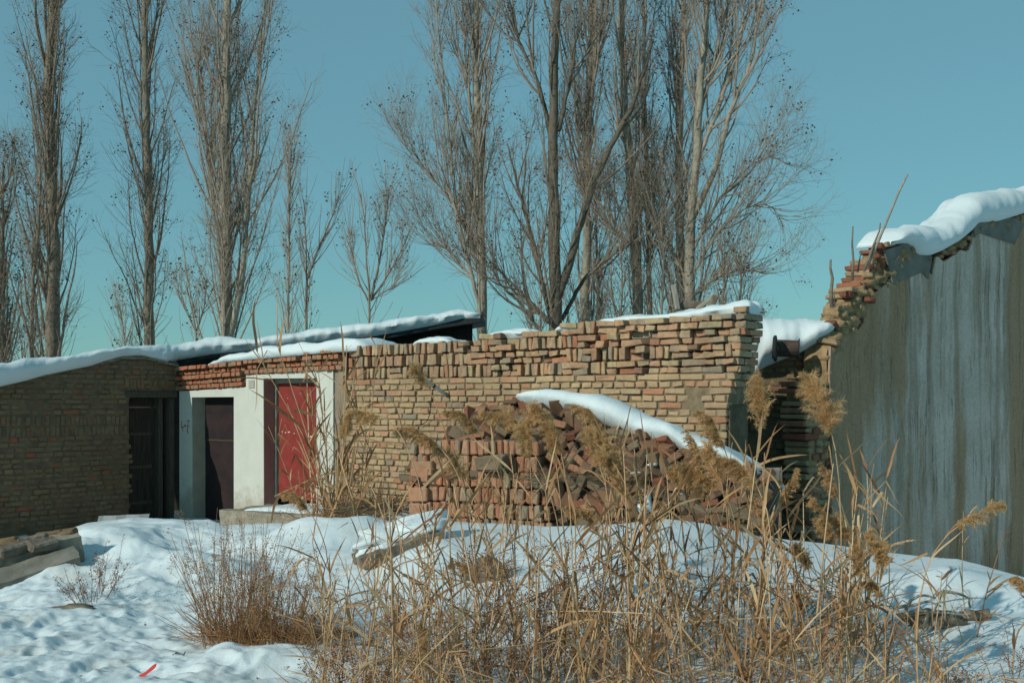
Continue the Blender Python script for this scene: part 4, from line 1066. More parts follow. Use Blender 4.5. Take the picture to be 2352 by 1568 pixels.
# ------------------------------------------------------------------ bare trees
def unit(a): return a / (np.linalg.norm(a, axis=-1, keepdims=True) + 1e-9)
def grow(r, P, R, Mn, t0, t1, Lf, ang, K, up, wob, rs, rend=.35, Lr=(.7, 1.25), upspread=0.0, taper_len=.6, prefer=None):
    """Mn children on the polylines P[N,K0,3] with radii R[N,K0] -> P2[M,K,3], R2[M,K]"""
    Np, K0, _ = P.shape
    i = r.integers(0, Np, Mn) if prefer is None else r.choice(Np, Mn, p=prefer)
    t = r.uniform(t0, t1, Mn); f = t * (K0 - 1); k = np.minimum(f.astype(int), K0 - 2); q = (f - k)[:, None]
    p = P[i, k] * (1 - q) + P[i, k + 1] * q; T_ = unit(P[i, k + 1] - P[i, k])
    rp = R[i, k] * (1 - q[:, 0]) + R[i, k + 1] * q[:, 0]
    rv = unit(r.normal(0, 1, (Mn, 3))); pe = unit(rv - (rv * T_).sum(1, keepdims=True) * T_)
    a = np.radians(r.uniform(*ang, Mn))[:, None]
    d = T_ * np.cos(a) + pe * np.sin(a)
    L = Lf * r.uniform(*Lr, Mn) * (1 - taper_len * t)
    st = (L / (K - 1))[:, None]
    out = np.empty((Mn, K, 3)); out[:, 0] = p
    ups = (up + r.normal(0, 1, Mn) * upspread)[:, None]
    for j in range(1, K):
        d = unit(d + np.array([0, 0, 1.]) * ups + r.normal(0, wob, (Mn, 3)))
        out[:, j] = out[:, j - 1] + d * st
    r0 = np.minimum(rp * .75, rs * r.uniform(.7, 1.2, Mn) * (.5 + .5 * (L / Lf)))
    return out, r0[:, None] * np.linspace(1, rend, K)[None]

def leaf_bits(r, P, n, size=.035, clump=6, spread=.085):
    Nn, K, _ = P.shape
    i = r.integers(0, Nn, n); c = P[i, r.integers(K // 2, K, n)]
    c = np.repeat(c, clump, 0) + r.normal(0, spread, (n * clump, 3)) * np.array([1, 1, 1.2])
    a = unit(r.normal(0, 1, (n * clump, 3))); b = unit(np.cross(a, r.normal(0, 1, (n * clump, 3))))
    s = size * r.uniform(.5, 1.3, n * clump)[:, None]
    V = np.stack([c - a * s, c + b * s * .7, c + a * s, c - b * s * .6 + np.cross(a, b) * s * .3], 1).reshape(-1, 3)
    m = n * clump; q = np.arange(m * 4).reshape(m, 4)
    return V, q, None

def interp_poly(pts, K):
    pts = np.asarray(pts, float); d = np.concatenate([[0], np.cumsum(np.linalg.norm(np.diff(pts, axis=0), axis=1))])
    s = np.linspace(0, d[-1], K); o = np.stack([np.interp(s, d, pts[:, j]) for j in range(pts.shape[1])], -1)
    for _ in range(2): o[1:-1] = .25 * o[:-2] + .5 * o[1:-1] + .25 * o[2:]
    return o

def tree(px, Y, r0, r1, label, seed, bark, twig, limbs=(), n1=60, L1=3.6, a1=(22, 42), up1=.16, n2=9, L2=1.5, a2=(18, 45), n3=3, L3=.8, leaves=60, t0=.12, cat='tree', w1=.05, sec_up=.10, droop=.0, trunk_k=26, tl=.35, w2=.014, w3=.0075, leafsize=.04, extra=0, group='bare trees behind the brick walls'):
    a1 = (a1[0] * .75, a1[1] * .78); up1 += .02; n2 = int(n2 * .9); L2 *= 1.15; w1 *= .8; w2 *= .72; w3 *= .7; n3 = n3 + 1
    r = np.random.default_rng(seed)
    pts = np.array([PX(u, v, Y) for u, v in px])
    pts[:, 1] += np.linspace(0, r.normal(0, .2), len(pts))
    base = pts[0].copy(); base[2] = gz(base[0], base[1]) - .15
    P0 = interp_poly(np.vstack([base, pts]), trunk_k)
    P0[2:-1] += r.normal(0, r0 * .12, (trunk_k - 3, 3))
    R0 = r0 + (r1 - r0) * np.linspace(0, 1, trunk_k) ** 1.0; R0 = R0 * (1 + .5 * np.exp(-np.linspace(0, 1, trunk_k) * 25))
    root = empty('poplar_tree' if cat == 'tree' else 'sapling', tuple(base), 0, label=label, cat=cat, group=group)
    o = base
    trunks = [tubes([P0 - o], [R0], 12, True)]; PP = [P0]; RR = [R0]
    for lp, lr0, lr1 in limbs:
        lq = interp_poly([PX(u, v, Y + dy) for u, v, dy in lp], trunk_k); lq[1:] += r.normal(0, lr0 * .15, (trunk_k - 1, 3))
        lr = np.linspace(lr0, lr1, trunk_k); trunks.append(tubes([lq - o], [lr], 9, True)); PP.append(lq); RR.append(lr)
    mob('trunk', trunks, bark, root, True)
    PP = np.array(PP); RR = np.array(RR)
    wts = np.array([1.0] + [.45] * (len(PP) - 1)); wts /= wts.sum()
    P1, R1 = grow(r, PP, RR, n1, t0, .97, L1, a1, 12, up1, .06, w1, rend=.22, taper_len=tl, prefer=wts)
    P2, R2 = grow(r, P1, R1, n1 * n2, .26, .98, L2, a2, 8, sec_up, .12, w2, rend=.4, upspread=.05 + droop)
    P3, R3 = grow(r, P2, R2, n1 * n2 * n3, .15, 1.0, L3, (20, 60), 5, .02, .16, w3, rend=.5, upspread=.12 + droop)
    # short shoots straight off the trunk
    P4, R4 = grow(r, PP, RR, int(n1 * 2.2), t0 * .7, .97, 1.3, (14, 45), 6, .14, .10, .012, rend=.4, taper_len=.1, prefer=wts)
    mob('branches', tubes(P1 - o, R1, 5), twig, root, True)
    mob('twigs', [tubes(P2 - o, R2, 3), tubes(P3 - o, R3, 3), tubes(P4 - o, R4, 3)], twig, root, True)
    if leaves:
        mob('leaves', leaf_bits(r, P2 - o, leaves, leafsize * .92), M['dead_leaf'], root)
    return root

bp, bd_, bm, tpale, tdark = M['bark_pale'], M['bark_dark'], M['bark_mid'], M['twig_pale'], M['twig_dark']
tree([(122, 780), (120, 500), (113, 200), (120, -100), (122, -420)], 33, .25, .06, 'thick dark trunked poplar, the first full tree from the picture edge', 1, bm, tdark, n1=80, L1=4.2, a1=(16, 34), up1=.12, w1=.06, leaves=330, n2=12, n3=3, L2=1.5, L3=.7, tl=.3)
tree([(72, 800), (75, 640), (88, 520), (92, 380)], 32, .085, .03, 'slim dark stem close beside the thick dark trunked poplar', 2, bm, tdark, n1=22, L1=2.0, a1=(15, 35), leaves=70, n2=8)
tree([(4, 780), (2, 650), (-4, 520), (-8, 380)], 30, .09, .03, 'dark leafy young poplar cut by the picture edge', 3, bm, tdark, n1=40, L1=2.2, a1=(15, 40), leaves=190, n2=9, L2=.9)
tree([(343, 770), (345, 500), (338, 300), (336, 100), (336, -300)], 34, .19, .05, 'straight grey poplar between the two stoutest poplars of the left group', 4, bm, tdark, n1=72, L1=3.8, a1=(18, 38), up1=.12, leaves=280, n2=11, n3=3, L2=1.5)
tree([(519, 750), (521, 500), (520, 250), (524, 0), (526, -350)], 33, .23, .07, 'stout pale barked poplar whose brown crown spreads above the lean-to roof', 5, bp, tpale, limbs=[([(523, 790, 0), (548, 700, -.2), (560, 600, -.2), (572, 450, -.1), (585, 250, .1), (600, 60, .2)], .10, .03), ([(520, 640, 0), (500, 520, .3), (480, 400, .4), (468, 250, .4), (455, 60, .4)], .07, .02)],
     n1=110, L1=4.2, a1=(18, 42), up1=.11, leaves=360, n2=13, n3=3, L2=1.6, droop=.05)
tree([(661, 742), (662, 600), (664, 450), (665, 330)], 31, .06, .015, 'slender pale sapling just right of the stout pale barked poplar', 6, tpale, tpale, n1=36, L1=1.7, a1=(16, 40), leaves=34, n2=8, L2=.8, L3=.4, n3=2, cat='sapling', w1=.02, w2=.008, w3=.005)
tree([(703, 745), (703, 620), (702, 540), (698, 460)], 30, .07, .012, 'small dark sapling with one long bare whip leaning right', 7, tdark, tdark, limbs=[([(706, 640, 0), (725, 585, 0), (755, 515, 0), (787, 436, 0)], .035, .010)], n1=20, L1=1.3, a1=(16, 42), leaves=30, n2=7, L2=.6, L3=.3, n3=2, cat='sapling', w1=.018, w2=.007, w3=.004)
tree([(848, 722), (851, 680), (843, 600), (840, 500), (832, 450)], 29, .05, .012, 'fan shaped sapling standing alone in the gap between both tree groups', 8, tdark, tpale, limbs=[([(850, 690, 0), (868, 620, 0), (882, 540, 0), (895, 430, 0)], .035, .01), ([(852, 690, 0), (885, 640, 0), (915, 590, 0), (945, 520, 0)], .03, .008), ([(846, 690, 0), (825, 650, 0), (812, 600, 0), (800, 520, 0)], .025, .008), ([(852, 690, 0), (900, 660, 0), (925, 610, 0)], .015, .006)],
     n1=44, L1=1.1, a1=(20, 50), leaves=34, n2=7, L2=.55, L3=.3, n3=2, cat='sapling', w1=.015, w2=.006, w3=.004, leafsize=.035)
tree([(452, 770), (450, 745), (440, 700), (432, 650)], 28, .045, .012, 'low forked sapling between the grey poplar and the stout pale poplar', 9, tdark, tpale, limbs=[([(452, 760, 0), (470, 700, 0), (475, 640, 0)], .025, .008), ([(448, 758, 0), (420, 700, 0), (405, 660, 0)], .02, .006)], n1=26, L1=.9, a1=(20, 50), leaves=30, n2=6, L2=.5, L3=.3, n3=2, cat='sapling', w1=.012, w2=.006, w3=.004)
tree([(290, 800), (288, 760), (282, 700)], 28, .03, .01, 'low brushy sapling at the foot of the straight grey poplar', 10, tdark, tpale, n1=26, L1=1.1, a1=(20, 50), leaves=20, n2=6, L2=.5, L3=.3, n3=2, cat='sapling', w1=.012, w2=.006, w3=.004, t0=.4)
# central group
tree([(1107, 740), (1104, 500), (1098, 300), (1094, 100), (1092, -300)], 32, .17, .06, 'tall pale poplar rising just behind the tip of the lean-to roof', 11, bp, tpale, limbs=[([(1105, 610, 0), (1060, 500, .2), (1020, 440, .2), (985, 400, .2), (950, 350, .2)], .04, .012), ([(1106, 720, 0), (1075, 600, -.2), (1050, 500, -.2), (1035, 350, -.2), (1015, 150, -.2), (1000, 0, -.2)], .06, .015), ([(1102, 450, 0), (1075, 200, 0), (1060, 0, 0)], .06, .02), ([(1106, 670, 0), (1040, 580, .4), (990, 555, .4)], .03, .008)],
     n1=100, L1=3.6, a1=(18, 44), up1=.12, leaves=220, n2=12, n3=3, L2=1.4, droop=.05)
tree([(1275, 760), (1275, 620), (1270, 400), (1272, 200), (1278, -50), (1280, -300)], 30, .21, .06, 'dark trunked forking tree in the middle with low wide limbs', 12, bd_, tdark, limbs=[([(1283, 680, 0), (1315, 580, .1), (1352, 450, .2), (1405, 330, .3), (1460, 230, .4), (1500, 90, .5)], .12, .04), ([(1262, 740, -.3), (1215, 690, -.4), (1165, 640, -.5), (1125, 600, -.5)], .07, .02), ([(1268, 745, .2), (1225, 560, .3), (1190, 430, .3), (1165, 330, .3)], .07, .02),
      ([(1240, 760, 0), (1190, 690, 0), (1150, 655, 0), (1125, 610, 0)], .05, .02), ([(1290, 735, .3), (1340, 640, .4), (1420, 575, .5), (1500, 530, .6), (1560, 500, .6)], .06, .02), ([(1270, 330, .2), (1240, 200, .2), (1190, 90, .2), (1165, -20, .2)], .07, .02), ([(1282, 300, 0), (1310, 180, 0), (1330, 50, 0)], .07, .02)],
     n1=76, L1=2.9, a1=(25, 60), up1=.10, leaves=300, n2=9, n3=3, L2=1.3, droop=.05)
tree([(1342, 760), (1348, 500), (1350, 300), (1358, 100), (1362, -300)], 34, .17, .06, 'white barked poplar partly behind the dark forking tree', 13, bp, tpale, limbs=[([(1348, 520, 0), (1325, 300, 0), (1310, 100, 0)], .06, .02), ([(1352, 300, 0), (1372, 120, 0), (1385, -50, 0)], .06, .02)], n1=72, L1=3.6, a1=(18, 42), up1=.12, leaves=220, n2=11, n3=3, L2=1.4)
tree([(1376, 760), (1374, 620), (1368, 480)], 35, .07, .03, 'thin young stem right of the white barked poplar', 14, bm, tdark, n1=24, L1=1.7, a1=(16, 40), leaves=40, n2=7, L2=.8)
tree([(1466, 750), (1462, 600), (1446, 400), (1430, 200), (1428, 0), (1425, -300)], 32, .18, .06, 'leaning grey brown poplar, left stem of the close pair', 15, bm, tpale, n1=56, L1=3.6, a1=(18, 44), up1=.12, leaves=240, n2=11, n3=3, L2=1.4, limbs=[([(1470, 560, 0), (1440, 560, .3), (1380, 500, .5)], .05, .02)])
tree([(1492, 745), (1490, 600), (1486, 400), (1478, 200), (1476, -100)], 33, .10, .04, 'thinner right stem of the close poplar pair', 16, bm, tpale, n1=36, L1=3.2, a1=(18, 42), up1=.12, leaves=190, n2=11, n3=3, L2=1.3)
tree([(1566, 720), (1562, 500), (1560, 300), (1572, 100), (1576, -250)], 33, .17, .05, 'pale straight poplar behind the pale post end', 17, bp, tpale, n1=58, L1=3.6, a1=(18, 46), up1=.12, leaves=260, n2=11, n3=3, L2=1.4)
tree([(1584, 600), (1590, 450), (1605, 250), (1618, 100), (1625, -250)], 31, .18, .06, 'rightmost large poplar with long curved boughs arching out over the gap', 18, bp, tpale, limbs=[([(1592, 500, 0), (1640, 400, -.2), (1675, 260, -.3), (1730, 130, -.4), (1750, -20, -.4)], .09, .025), ([(1590, 580, 0), (1650, 460, -.3), (1720, 380, -.4), (1770, 355, -.5), (1810, 380, -.5)], .05, .010), ([(1585, 640, 0), (1650, 530, -.3), (1720, 470, -.4), (1775, 470, -.5), (1800, 520, -.5)], .045, .010),
      ([(1580, 690, 0), (1640, 640, -.3), (1700, 620, -.4), (1760, 625, -.5)], .04, .010), ([(1598, 380, 0), (1650, 250, 0), (1700, 100, 0), (1720, -60, 0)], .07, .02), ([(1610, 250, 0), (1650, 100, 0), (1690, -80, 0)], .06, .02), ([(1580, 640, .2), (1530, 560, .2), (1500, 480, .2)], .04, .015)],
     n1=120, L1=2.9, a1=(18, 55), up1=.07, leaves=300, n2=11, n3=3, L2=1.35, droop=.09)
for k, (u, v, h, lab) in enumerate([(1240, 740, 170, 'low scrubby thicket shoot left of the dark forking tree'), (1520, 700, 190, 'dense scrubby growth between the poplar pair and the pale straight poplar'), (1660, 690, 150, 'low scrubby shoots right of the pale post end'), (1425, 730, 190, 'low scrubby growth behind the rising wall top left of the poplar pair'), (1700, 690, 110, 'last low scrub before the open sky on the right')]):
    tree([(u, v), (u + 6, v - h * .5), (u - 4, v - h)], 28, .05, .015, lab, 30 + k, tdark, tdark, n1=24, L1=1.6, a1=(25, 70), up1=.04, leaves=30, n2=7, L2=.8, L3=.45, n3=3, cat='sapling', w1=.02, w2=.008, w3=.005, t0=.3, droop=.06)

# ------------------------------------------------------------------ reeds
def bez(p0, p1, p2, p3, K):
    t = np.linspace(0, 1, K)[:, None]
    return (1 - t) ** 3 * p0 + 3 * (1 - t) ** 2 * t * p1 + 3 * (1 - t) * t ** 2 * p2 + t ** 3 * p3

def reed_leaves(r, stem, n, t0=.15, t1=.95, L=(.2, .45), w=(.004, .010)):
    """long dry blades; some kinked and hanging"""
    K = 7; out = []; Ws = []; Ds = []
    ks = len(stem)
    for _ in range(n):
        t = r.uniform(t0, t1) * (ks - 1); k = min(int(t), ks - 2); p = stem[k] + (stem[k + 1] - stem[k]) * (t - k)
        T_ = unit(stem[k + 1] - stem[k]); az = r.uniform(0, 2 * np.pi); h = np.array([math.cos(az), math.sin(az), 0])
        a = math.radians(r.uniform(10, 52)); d = T_ * math.cos(a) + h * math.sin(a)
        l = r.uniform(*L); st = l / (K - 1); q = [p]; kink = r.integers(2, 6) if r.random() < .3 else 99; dr = r.uniform(.0, .14)
        for j in range(1, K):
            if j == kink: d = unit(d * .4 + np.array([h[0] * r.uniform(-.4, .9), h[1] * .5, -r.uniform(.4, 1.2)]))
            d = unit(d + np.array([0, 0, -dr]) + r.normal(0, .05, 3)); q.append(q[-1] + d * st)
        out.append(q); ww = r.uniform(*w); Ws.append(ww * np.array([.5, .95, 1, .95, .8, .5, .08])); Ds.append(np.cross(d, r.normal(0, 1, 3)))
    return ribbons(np.array(out), np.array(Ws), np.array(Ds))

def tubeN(P, R, S=5): return tubes(np.array([P]), np.array([R]), S, True)

def plume_mesh(r, axis, width, n=620):
    """drooping panicle: branchlets off the axis, each furred with fine hairs"""
    ax = interp_poly(axis, 24); nb = 64
    side = unit(np.array([r.choice([-1., 1.]) * r.uniform(.3, .8), r.normal(0, .5), -.6]))
    t = np.sort(r.beta(1.05, 1.25, nb)); f = t * 22.9; k = f.astype(int); p = ax[k] + (ax[k + 1] - ax[k]) * (f - k)[:, None]
    T_ = unit(ax[k + 1] - ax[k]); rv = unit(r.normal(0, 1, (nb, 3))); pe = unit(rv - (rv * T_).sum(1, keepdims=True) * T_)
    env = (.35 + .65 * np.sin(np.pi * np.clip(t * .8 + .16, 0, 1))) * r.uniform(.55, 1.15, nb)
    KB = 8; B = np.empty((nb, KB, 3)); B[:, 0] = p; L = width * 1.25 * env; d = unit(T_ * 1.1 + pe * .5 + side * .15)
    for j in range(1, KB):
        d = unit(d + side * .12 + np.array([0, 0, -.10]) + r.normal(0, .07, (nb, 3))); B[:, j] = B[:, j - 1] + d * (L / (KB - 1))[:, None]
    K = 4; i = r.integers(0, nb, n); f = r.uniform(0, KB - 1.01, n); k = f.astype(int); h = B[i, k] + (B[i, k + 1] - B[i, k]) * (f - k)[:, None]
    Td = unit(B[i, k + 1] - B[i, k]); d = unit(Td * r.uniform(.3, 1.3, n)[:, None] + r.normal(0, .55, (n, 3)) + np.array([0, 0, -.1])); Lh = width * r.uniform(.10, .36, n)
    P = np.empty((n, K, 3)); P[:, 0] = h
    for j in range(1, K): d = unit(d + r.normal(0, .22, (n, 3)) + np.array([0, 0, -.08])); P[:, j] = P[:, j - 1] + d * (Lh / (K - 1))[:, None]
    W = r.uniform(.0005, .0011, n)[:, None] * np.array([1, 1.2, 1, .4])[None]
    a = ribbons(P, W, np.cross(d, r.normal(0, 1, (n, 3))))
    b = ribbons(B, np.full((nb, KB), .0012), r.normal(0, 1, (nb, 3)))
    return [a, b]

# (base u,v) -> (tip u,v), bend of axis (du,dv at middle), width px, distance, root u
PL = [((1750, 958), (1743, 864), (8, 0), 30, 6.8, 1712, 'big upright plume just right of the long wall end'),
      ((1903, 968), (1858, 868), (6, -6), 40, 6.7, 1948, 'biggest shaggy plume in front of the gable brick edge'),
      ((848, 948), (783, 990), (-8, -26), 28, 7.2, 985, 'plume arching over to the left beside the white door pier'),
      ((990, 1010), (912, 982), (0, -14), 24, 7.4, 1090, 'plume pointing up left low on the brick wall'),
      ((1085, 975), (1022, 943), (8, -10), 20, 7.6, 1180, 'faint plume above the left end of the rubble'),
      ((1190, 985), (1108, 945), (12, -12), 26, 7.3, 1290, 'long plume lying across the left peak of the rubble'),
      ((1215, 1025), (1222, 918), (-8, 0), 26, 6.9, 1240, 'upright plume forming the left half of a V over the rubble'),
      ((1280, 1010), (1232, 928), (10, -4), 28, 6.9, 1320, 'leaning plume forming the right half of a V over the rubble'),
      ((1055, 1078), (996, 1028), (6, -10), 24, 7.5, 1150, 'plume in front of the brick stack top'),
      ((1375, 972), (1318, 930), (8, -8), 22, 7.6, 1430, 'plume lying just under the rubble snow cap'),
      ((1400, 1045), (1352, 985), (2, -8), 26, 7.2, 1450, 'plume in the middle of the rubble heap'),
      ((1418, 1110), (1376, 1040), (2, -8), 28, 7.0, 1440, 'broad plume below another in the middle of the rubble'),
      ((1652, 1005), (1606, 942), (4, -8), 24, 7.4, 1700, 'plume over the lower right bricks of the long wall'),
      ((1612, 1072), (1578, 990), (4, -6), 20, 7.3, 1640, 'slim plume crossing the rubble snow near its lower end'),
      ((1650, 1085), (1618, 1018), (2, -6), 26, 7.1, 1668, 'bushy plume in the dense plume cluster at the snow tail'),
      ((1722, 1095), (1645, 1050), (8, -14), 28, 6.9, 1700, 'rightmost bushy plume of the cluster at the snow tail'),
      ((1630, 1100), (1550, 1066), (4, -10), 26, 7.2, 1660, 'leftmost bushy plume of the cluster at the snow tail'),
      ((1608, 1125), (1538, 1082), (6, -6), 22, 7.3, 1640, 'thin feathery plume under the plume cluster'),
      ((1798, 1135), (1828, 1078), (0, 0), 16, 7.2, 1780, 'feathery plume leaning right before the dark brick pier'),
      ((1915, 1118), (1884, 1062), (4, -4), 16, 7.0, 1930, 'short plume on the boundary between brick pier and plaster'),
      ((1908, 1222), (1870, 1148), (2, -2), 24, 6.8, 1925, 'tall plume at the foot of the dark brick pier'),
      ((1942, 1222), (1906, 1186), (4, -4), 20, 6.9, 1945, 'stubby plume touching the tall plume at the pier foot'),
      ((1974, 1308), (1971, 1242), (4, 0), 20, 6.7, 1965, 'upright plume against the bottom of the streaked plaster'),
      ((2016, 1285), (1992, 1228), (8, -2), 24, 6.6, 2010, 'thick rounded plume right beside the upright one at the plaster foot'),
      ((1852, 1292), (1828, 1252), (4, 0), 20, 7.4, 1858, 'small rounded plume on the snow crest right of centre'),
      ((1842, 1396), (1830, 1366), (0, 0), 14, 7.2, 1846, 'tiny plume low against the snow right of centre'),
      ((2222, 1195), (2308, 1160), (36, -24), 20, 6.4, 2085, 'long stalked plume bending right across the streaked plaster'),
      ((1358, 1203), (1304, 1166), (8, -8), 22, 7.0, 1400, 'plume low in front of the brick stack right end'),
      ((1758, 1218), (1726, 1140), (2, 0), 15, 7.3, 1790, 'thin dull plume before the dark concrete panel'),
      ((978, 1518), (968, 1432), (4, 0), 16, 6.3, 985, 'plume low down near the bottom of the picture'),
      ((1478, 1145), (1482, 1090), (2, 0), 15, 7.4, 1480, 'small straight plume in front of the rubble foot'),
      ((968, 866), (944, 848), (-2, -10), 20, 7.6, 1070, 'tuft of fluff highest on the brick wall by the pale pipe'),
      ((694, 1152), (652, 1130), (6, -8), 18, 7.8, 742, 'dull drooping plume in front of the red door foot'),
      ((2022, 1358), (1986, 1336), (8, -6), 16, 6.8, 2030, 'small bent plume low on the snow left of the root stump'),
      ((1070, 1305), (1030, 1296), (2, -8), 13, 7.2, 1090, 'wispy plume in front of the dark rock'),
      ((1365, 1040), (1340, 985), (0, 0), 20, 7.5, 1400, 'faint plume half hidden behind the mid rubble plumes'),
      ((2356, 1345), (2330, 1326), (4, -4), 18, 6.8, 2380, 'plume cut by the picture edge at the gable foot')]
rr = np.random.default_rng(21)
for (b, t, bend, wpx, Y, ru, lab) in PL:
    Pb, Pt = PX(*b, Y), PX(*t, Y + rr.normal(0, .03))
    mid = PX((b[0] + t[0]) / 2 + bend[0], (b[1] + t[1]) / 2 + bend[1], Y)
    rx = (ru - U0) / F * Y; base = np.array([rx, Y + rr.uniform(-.2, .4), 0]); base[2] = gz(base[0], base[1]) - .03
    root = empty('plumed_reed', tuple(base), 0, label='dry reed with ' + lab, cat='reed', group='plumed reeds of the foreground thicket')
    tdir = unit(mid - Pb)
    stem = bez(base, base + np.array([rr.normal(0, .04), 0, .45]), Pb - tdir * min(.45, .35 * np.linalg.norm(Pb - base)), Pb, 18)
    stem[1:-1] += rr.normal(0, .0022, (16, 3))
    full = np.vstack([stem, mid[None], Pt[None]])
    mob('stem', tubeN(stem - base, np.linspace(.0058, .0028, 18)), M['reed_stem'], root, True)
    mob('leaves', reed_leaves(rr, stem - base, 7, .1, .85), M['reed_leaf'], root)
    mob('plume', plume_mesh(rr, np.vstack([stem[-2], Pb, mid, Pt]) - base, wpx * Y / F * 1.25, int(2600 + wpx * 150)), M['plume'], root)

# plain stalks: a dozen grown forms, copied
forms = []
for k in range(16):
    r = np.random.default_rng(100 + k)
    H = 1.0; K = 12
    bent = k % 4 == 3
    q = [np.zeros(3)]; d = unit(np.array([r.normal(0, .06), r.normal(0, .06), 1.]))
    for j in range(1, K):
        if bent and j == r.integers(5, 9): d = unit(np.array([r.choice([-1, 1]) * r.uniform(.6, 1.4), r.normal(0, .4), r.uniform(-.5, .3)]))
        d = unit(d + r.normal(0, .022, 3)); q.append(q[-1] + d * H / (K - 1))
    stem = np.array(q)
    sm = tubes(np.array([stem]), np.array([np.linspace(.0052, .0024, K)]), 4, False)
    lm = reed_leaves(r, stem, int(r.integers(7, 13)), .08, 1.0, (.14, .36), (.0028, .0082))
    forms.append((mesh_data('stem', *sm, M['reed_stem'], True), mesh_data('leaves', *lm, M['reed_leaf'])))
r = random.Random(77)
def plain_reed(u, Y, h, lean=.105, lab='dry leafy reed stalk without a plume in the foreground thicket', grp='plain dry reed stalks of the foreground thicket', az=None):
    x = (u - U0) / F * Y; z = gz(x, Y) - .02
    sm, lm = r.choice(forms)
    root = empty('reed', (x, Y, z), 0, label=lab, cat='reed', group=grp)
    root.rotation_euler = (r.gauss(0, lean), r.gauss(0, lean), r.uniform(0, 6.28)); s = h; root.scale = (s * .7 + .45 * r.uniform(.8, 1.2),) * 2 + (s,)
    for nm, me in (('stem', sm), ('leaves', lm)):
        c = bpy.data.objects.new(nm, me); link(c, root)
dens = [(690, .35), (760, .9), (950, 1), (1060, .75), (1180, .55), (1300, .95), (1450, 1), (1600, .8), (1700, 1), (1800, 1), (1900, .75), (2020, .65), (2130, .3), (2300, .12)]
n = 0
while n < 215:
    u = r.uniform(690, 2330)
    if r.random() > np.interp(u, [a for a, b in dens], [b for a, b in dens]): continue
    Y = r.uniform(5.9, 8.6)
    hmax = np.interp(u, [700, 950, 1200, 1450, 1700, 1950, 2150], [.95, 1.4, 1.35, 1.5, 1.55, 1.4, .85])
    plain_reed(u, Y, hmax * r.uniform(.4, 1.0)); n += 1
for k in range(36):
    u = r.gauss(785, 26) if k < 22 else r.uniform(700, 900); plain_reed(u, r.uniform(13.6, 15.4), r.uniform(1.5, 2.75) if k < 22 else r.uniform(.8, 1.7), .16,
        'dry reed stalk in the tangled clump between white pier and brick wall', 'reed stalks tangled beside the white outhouse')

# undergrowth: fallen blades and broken stalks nobody could count
g = np.random.default_rng(5)
def litter(n, us, Ys, L, w, zmax, tilt, seed, K=4, clusters=None):
    g = np.random.default_rng(seed)
    u = g.uniform(*us, n); wt = np.interp(u, [a for a, b in dens], [b for a, b in dens]); keep = g.random(n) < wt; u = u[keep]; n = len(u)
    Y = g.uniform(*Ys, n); x = (u - U0) / F * Y; z = ground(x, Y) + g.random(n) ** 1.6 * zmax
    az = g.uniform(0, 2 * np.pi, n); el = np.abs(g.normal(0, tilt, n)); 
    d = np.stack([np.cos(az) * np.cos(el), np.sin(az) * np.cos(el), np.sin(el)], -1); P = np.empty((n, K, 3)); P[:, 0] = np.stack([x, Y, z], -1); l = g.uniform(*L, n)[:, None]
    for j in range(1, K):
        d = unit(d + g.normal(0, .12, (n, 3))); P[:, j] = P[:, j - 1] + d * l / (K - 1)
    gzz = ground(P[..., 0].ravel(), P[..., 1].ravel()).reshape(n, K); P[..., 2] = np.maximum(P[..., 2], gzz + .004)
    W = g.uniform(*w, n)[:, None] * np.array([.6, 1, .8, .1])[None]
    return ribbons(P, W, g.normal(0, 1, (n, 3)))
mob('dry_grass', [litter(1700, (690, 2200), (5.6, 7.9), (.15, .6), (.0016, .006), .40, 1.0, 1), litter(1100, (690, 2150), (5.6, 8.0), (.05, .2), (.0012, .0035), .18, .7, 2)], M['reed_leaf'], label='tangled fallen reed blades and dry grass on the snow', cat='dry grass', kind='stuff')

# brush heap beside the platform
def brush(c, rad, n, L, seed, mat, name, label, cat, up=.3, kind=None, thick=(.002, .006)):
    g = np.random.default_rng(seed); a = g.uniform(0, 2 * np.pi, n); q = np.sqrt(g.random(n))
    P = np.empty((n, 5, 3)); P[:, 0] = np.stack([np.cos(a) * q * rad[0], np.sin(a) * q * rad[1], (1 - q * q) * rad[2] * g.random(n)], -1)
    az = g.normal(.3, .9, n); d = np.stack([np.cos(az), np.sin(az) * .5, g.normal(up, .35, n)], -1) * g.choice([-1, 1], n)[:, None]; d[:, 2] = np.abs(d[:, 2]) * .7; d = unit(d)
    l = g.uniform(*L, n)[:, None]
    for j in range(1, 5): d = unit(d + g.normal(0, .15, (n, 3)) + np.array([0, 0, -.05])); P[:, j] = P[:, j - 1] + d * l / 4
    W = g.uniform(*thick, n)[:, None] * np.array([1, 1, 1, .8, .3])[None]
    o = mob(name, ribbons(P, W, g.normal(0, 1, (n, 3))), mat, label=label, cat=cat, kind=kind); o.location = c; return o
brush(PX(865, 1178, 13.6), (.42, .3, .17), 420, (.2, .55), 3, M['twigs'], 'brushwood', 'dark heap of brushwood between the concrete step and the brick stack', 'brushwood')
brush(PX(790, 1200, 13.9), (.5, .3, .14), 380, (.2, .5), 4, M['reed_leaf'], 'straw', 'matted straw at the foot of the reed clump beside the white pier', 'straw')
brush(hit(1112, 1332) + np.array([0, 0, .03]), (.16, .08, .10), 170, (.12, .32), 6, M['weed'], 'dry_weeds', 'dry weeds draped over the dark rock amid the snow', 'weeds', up=.9)
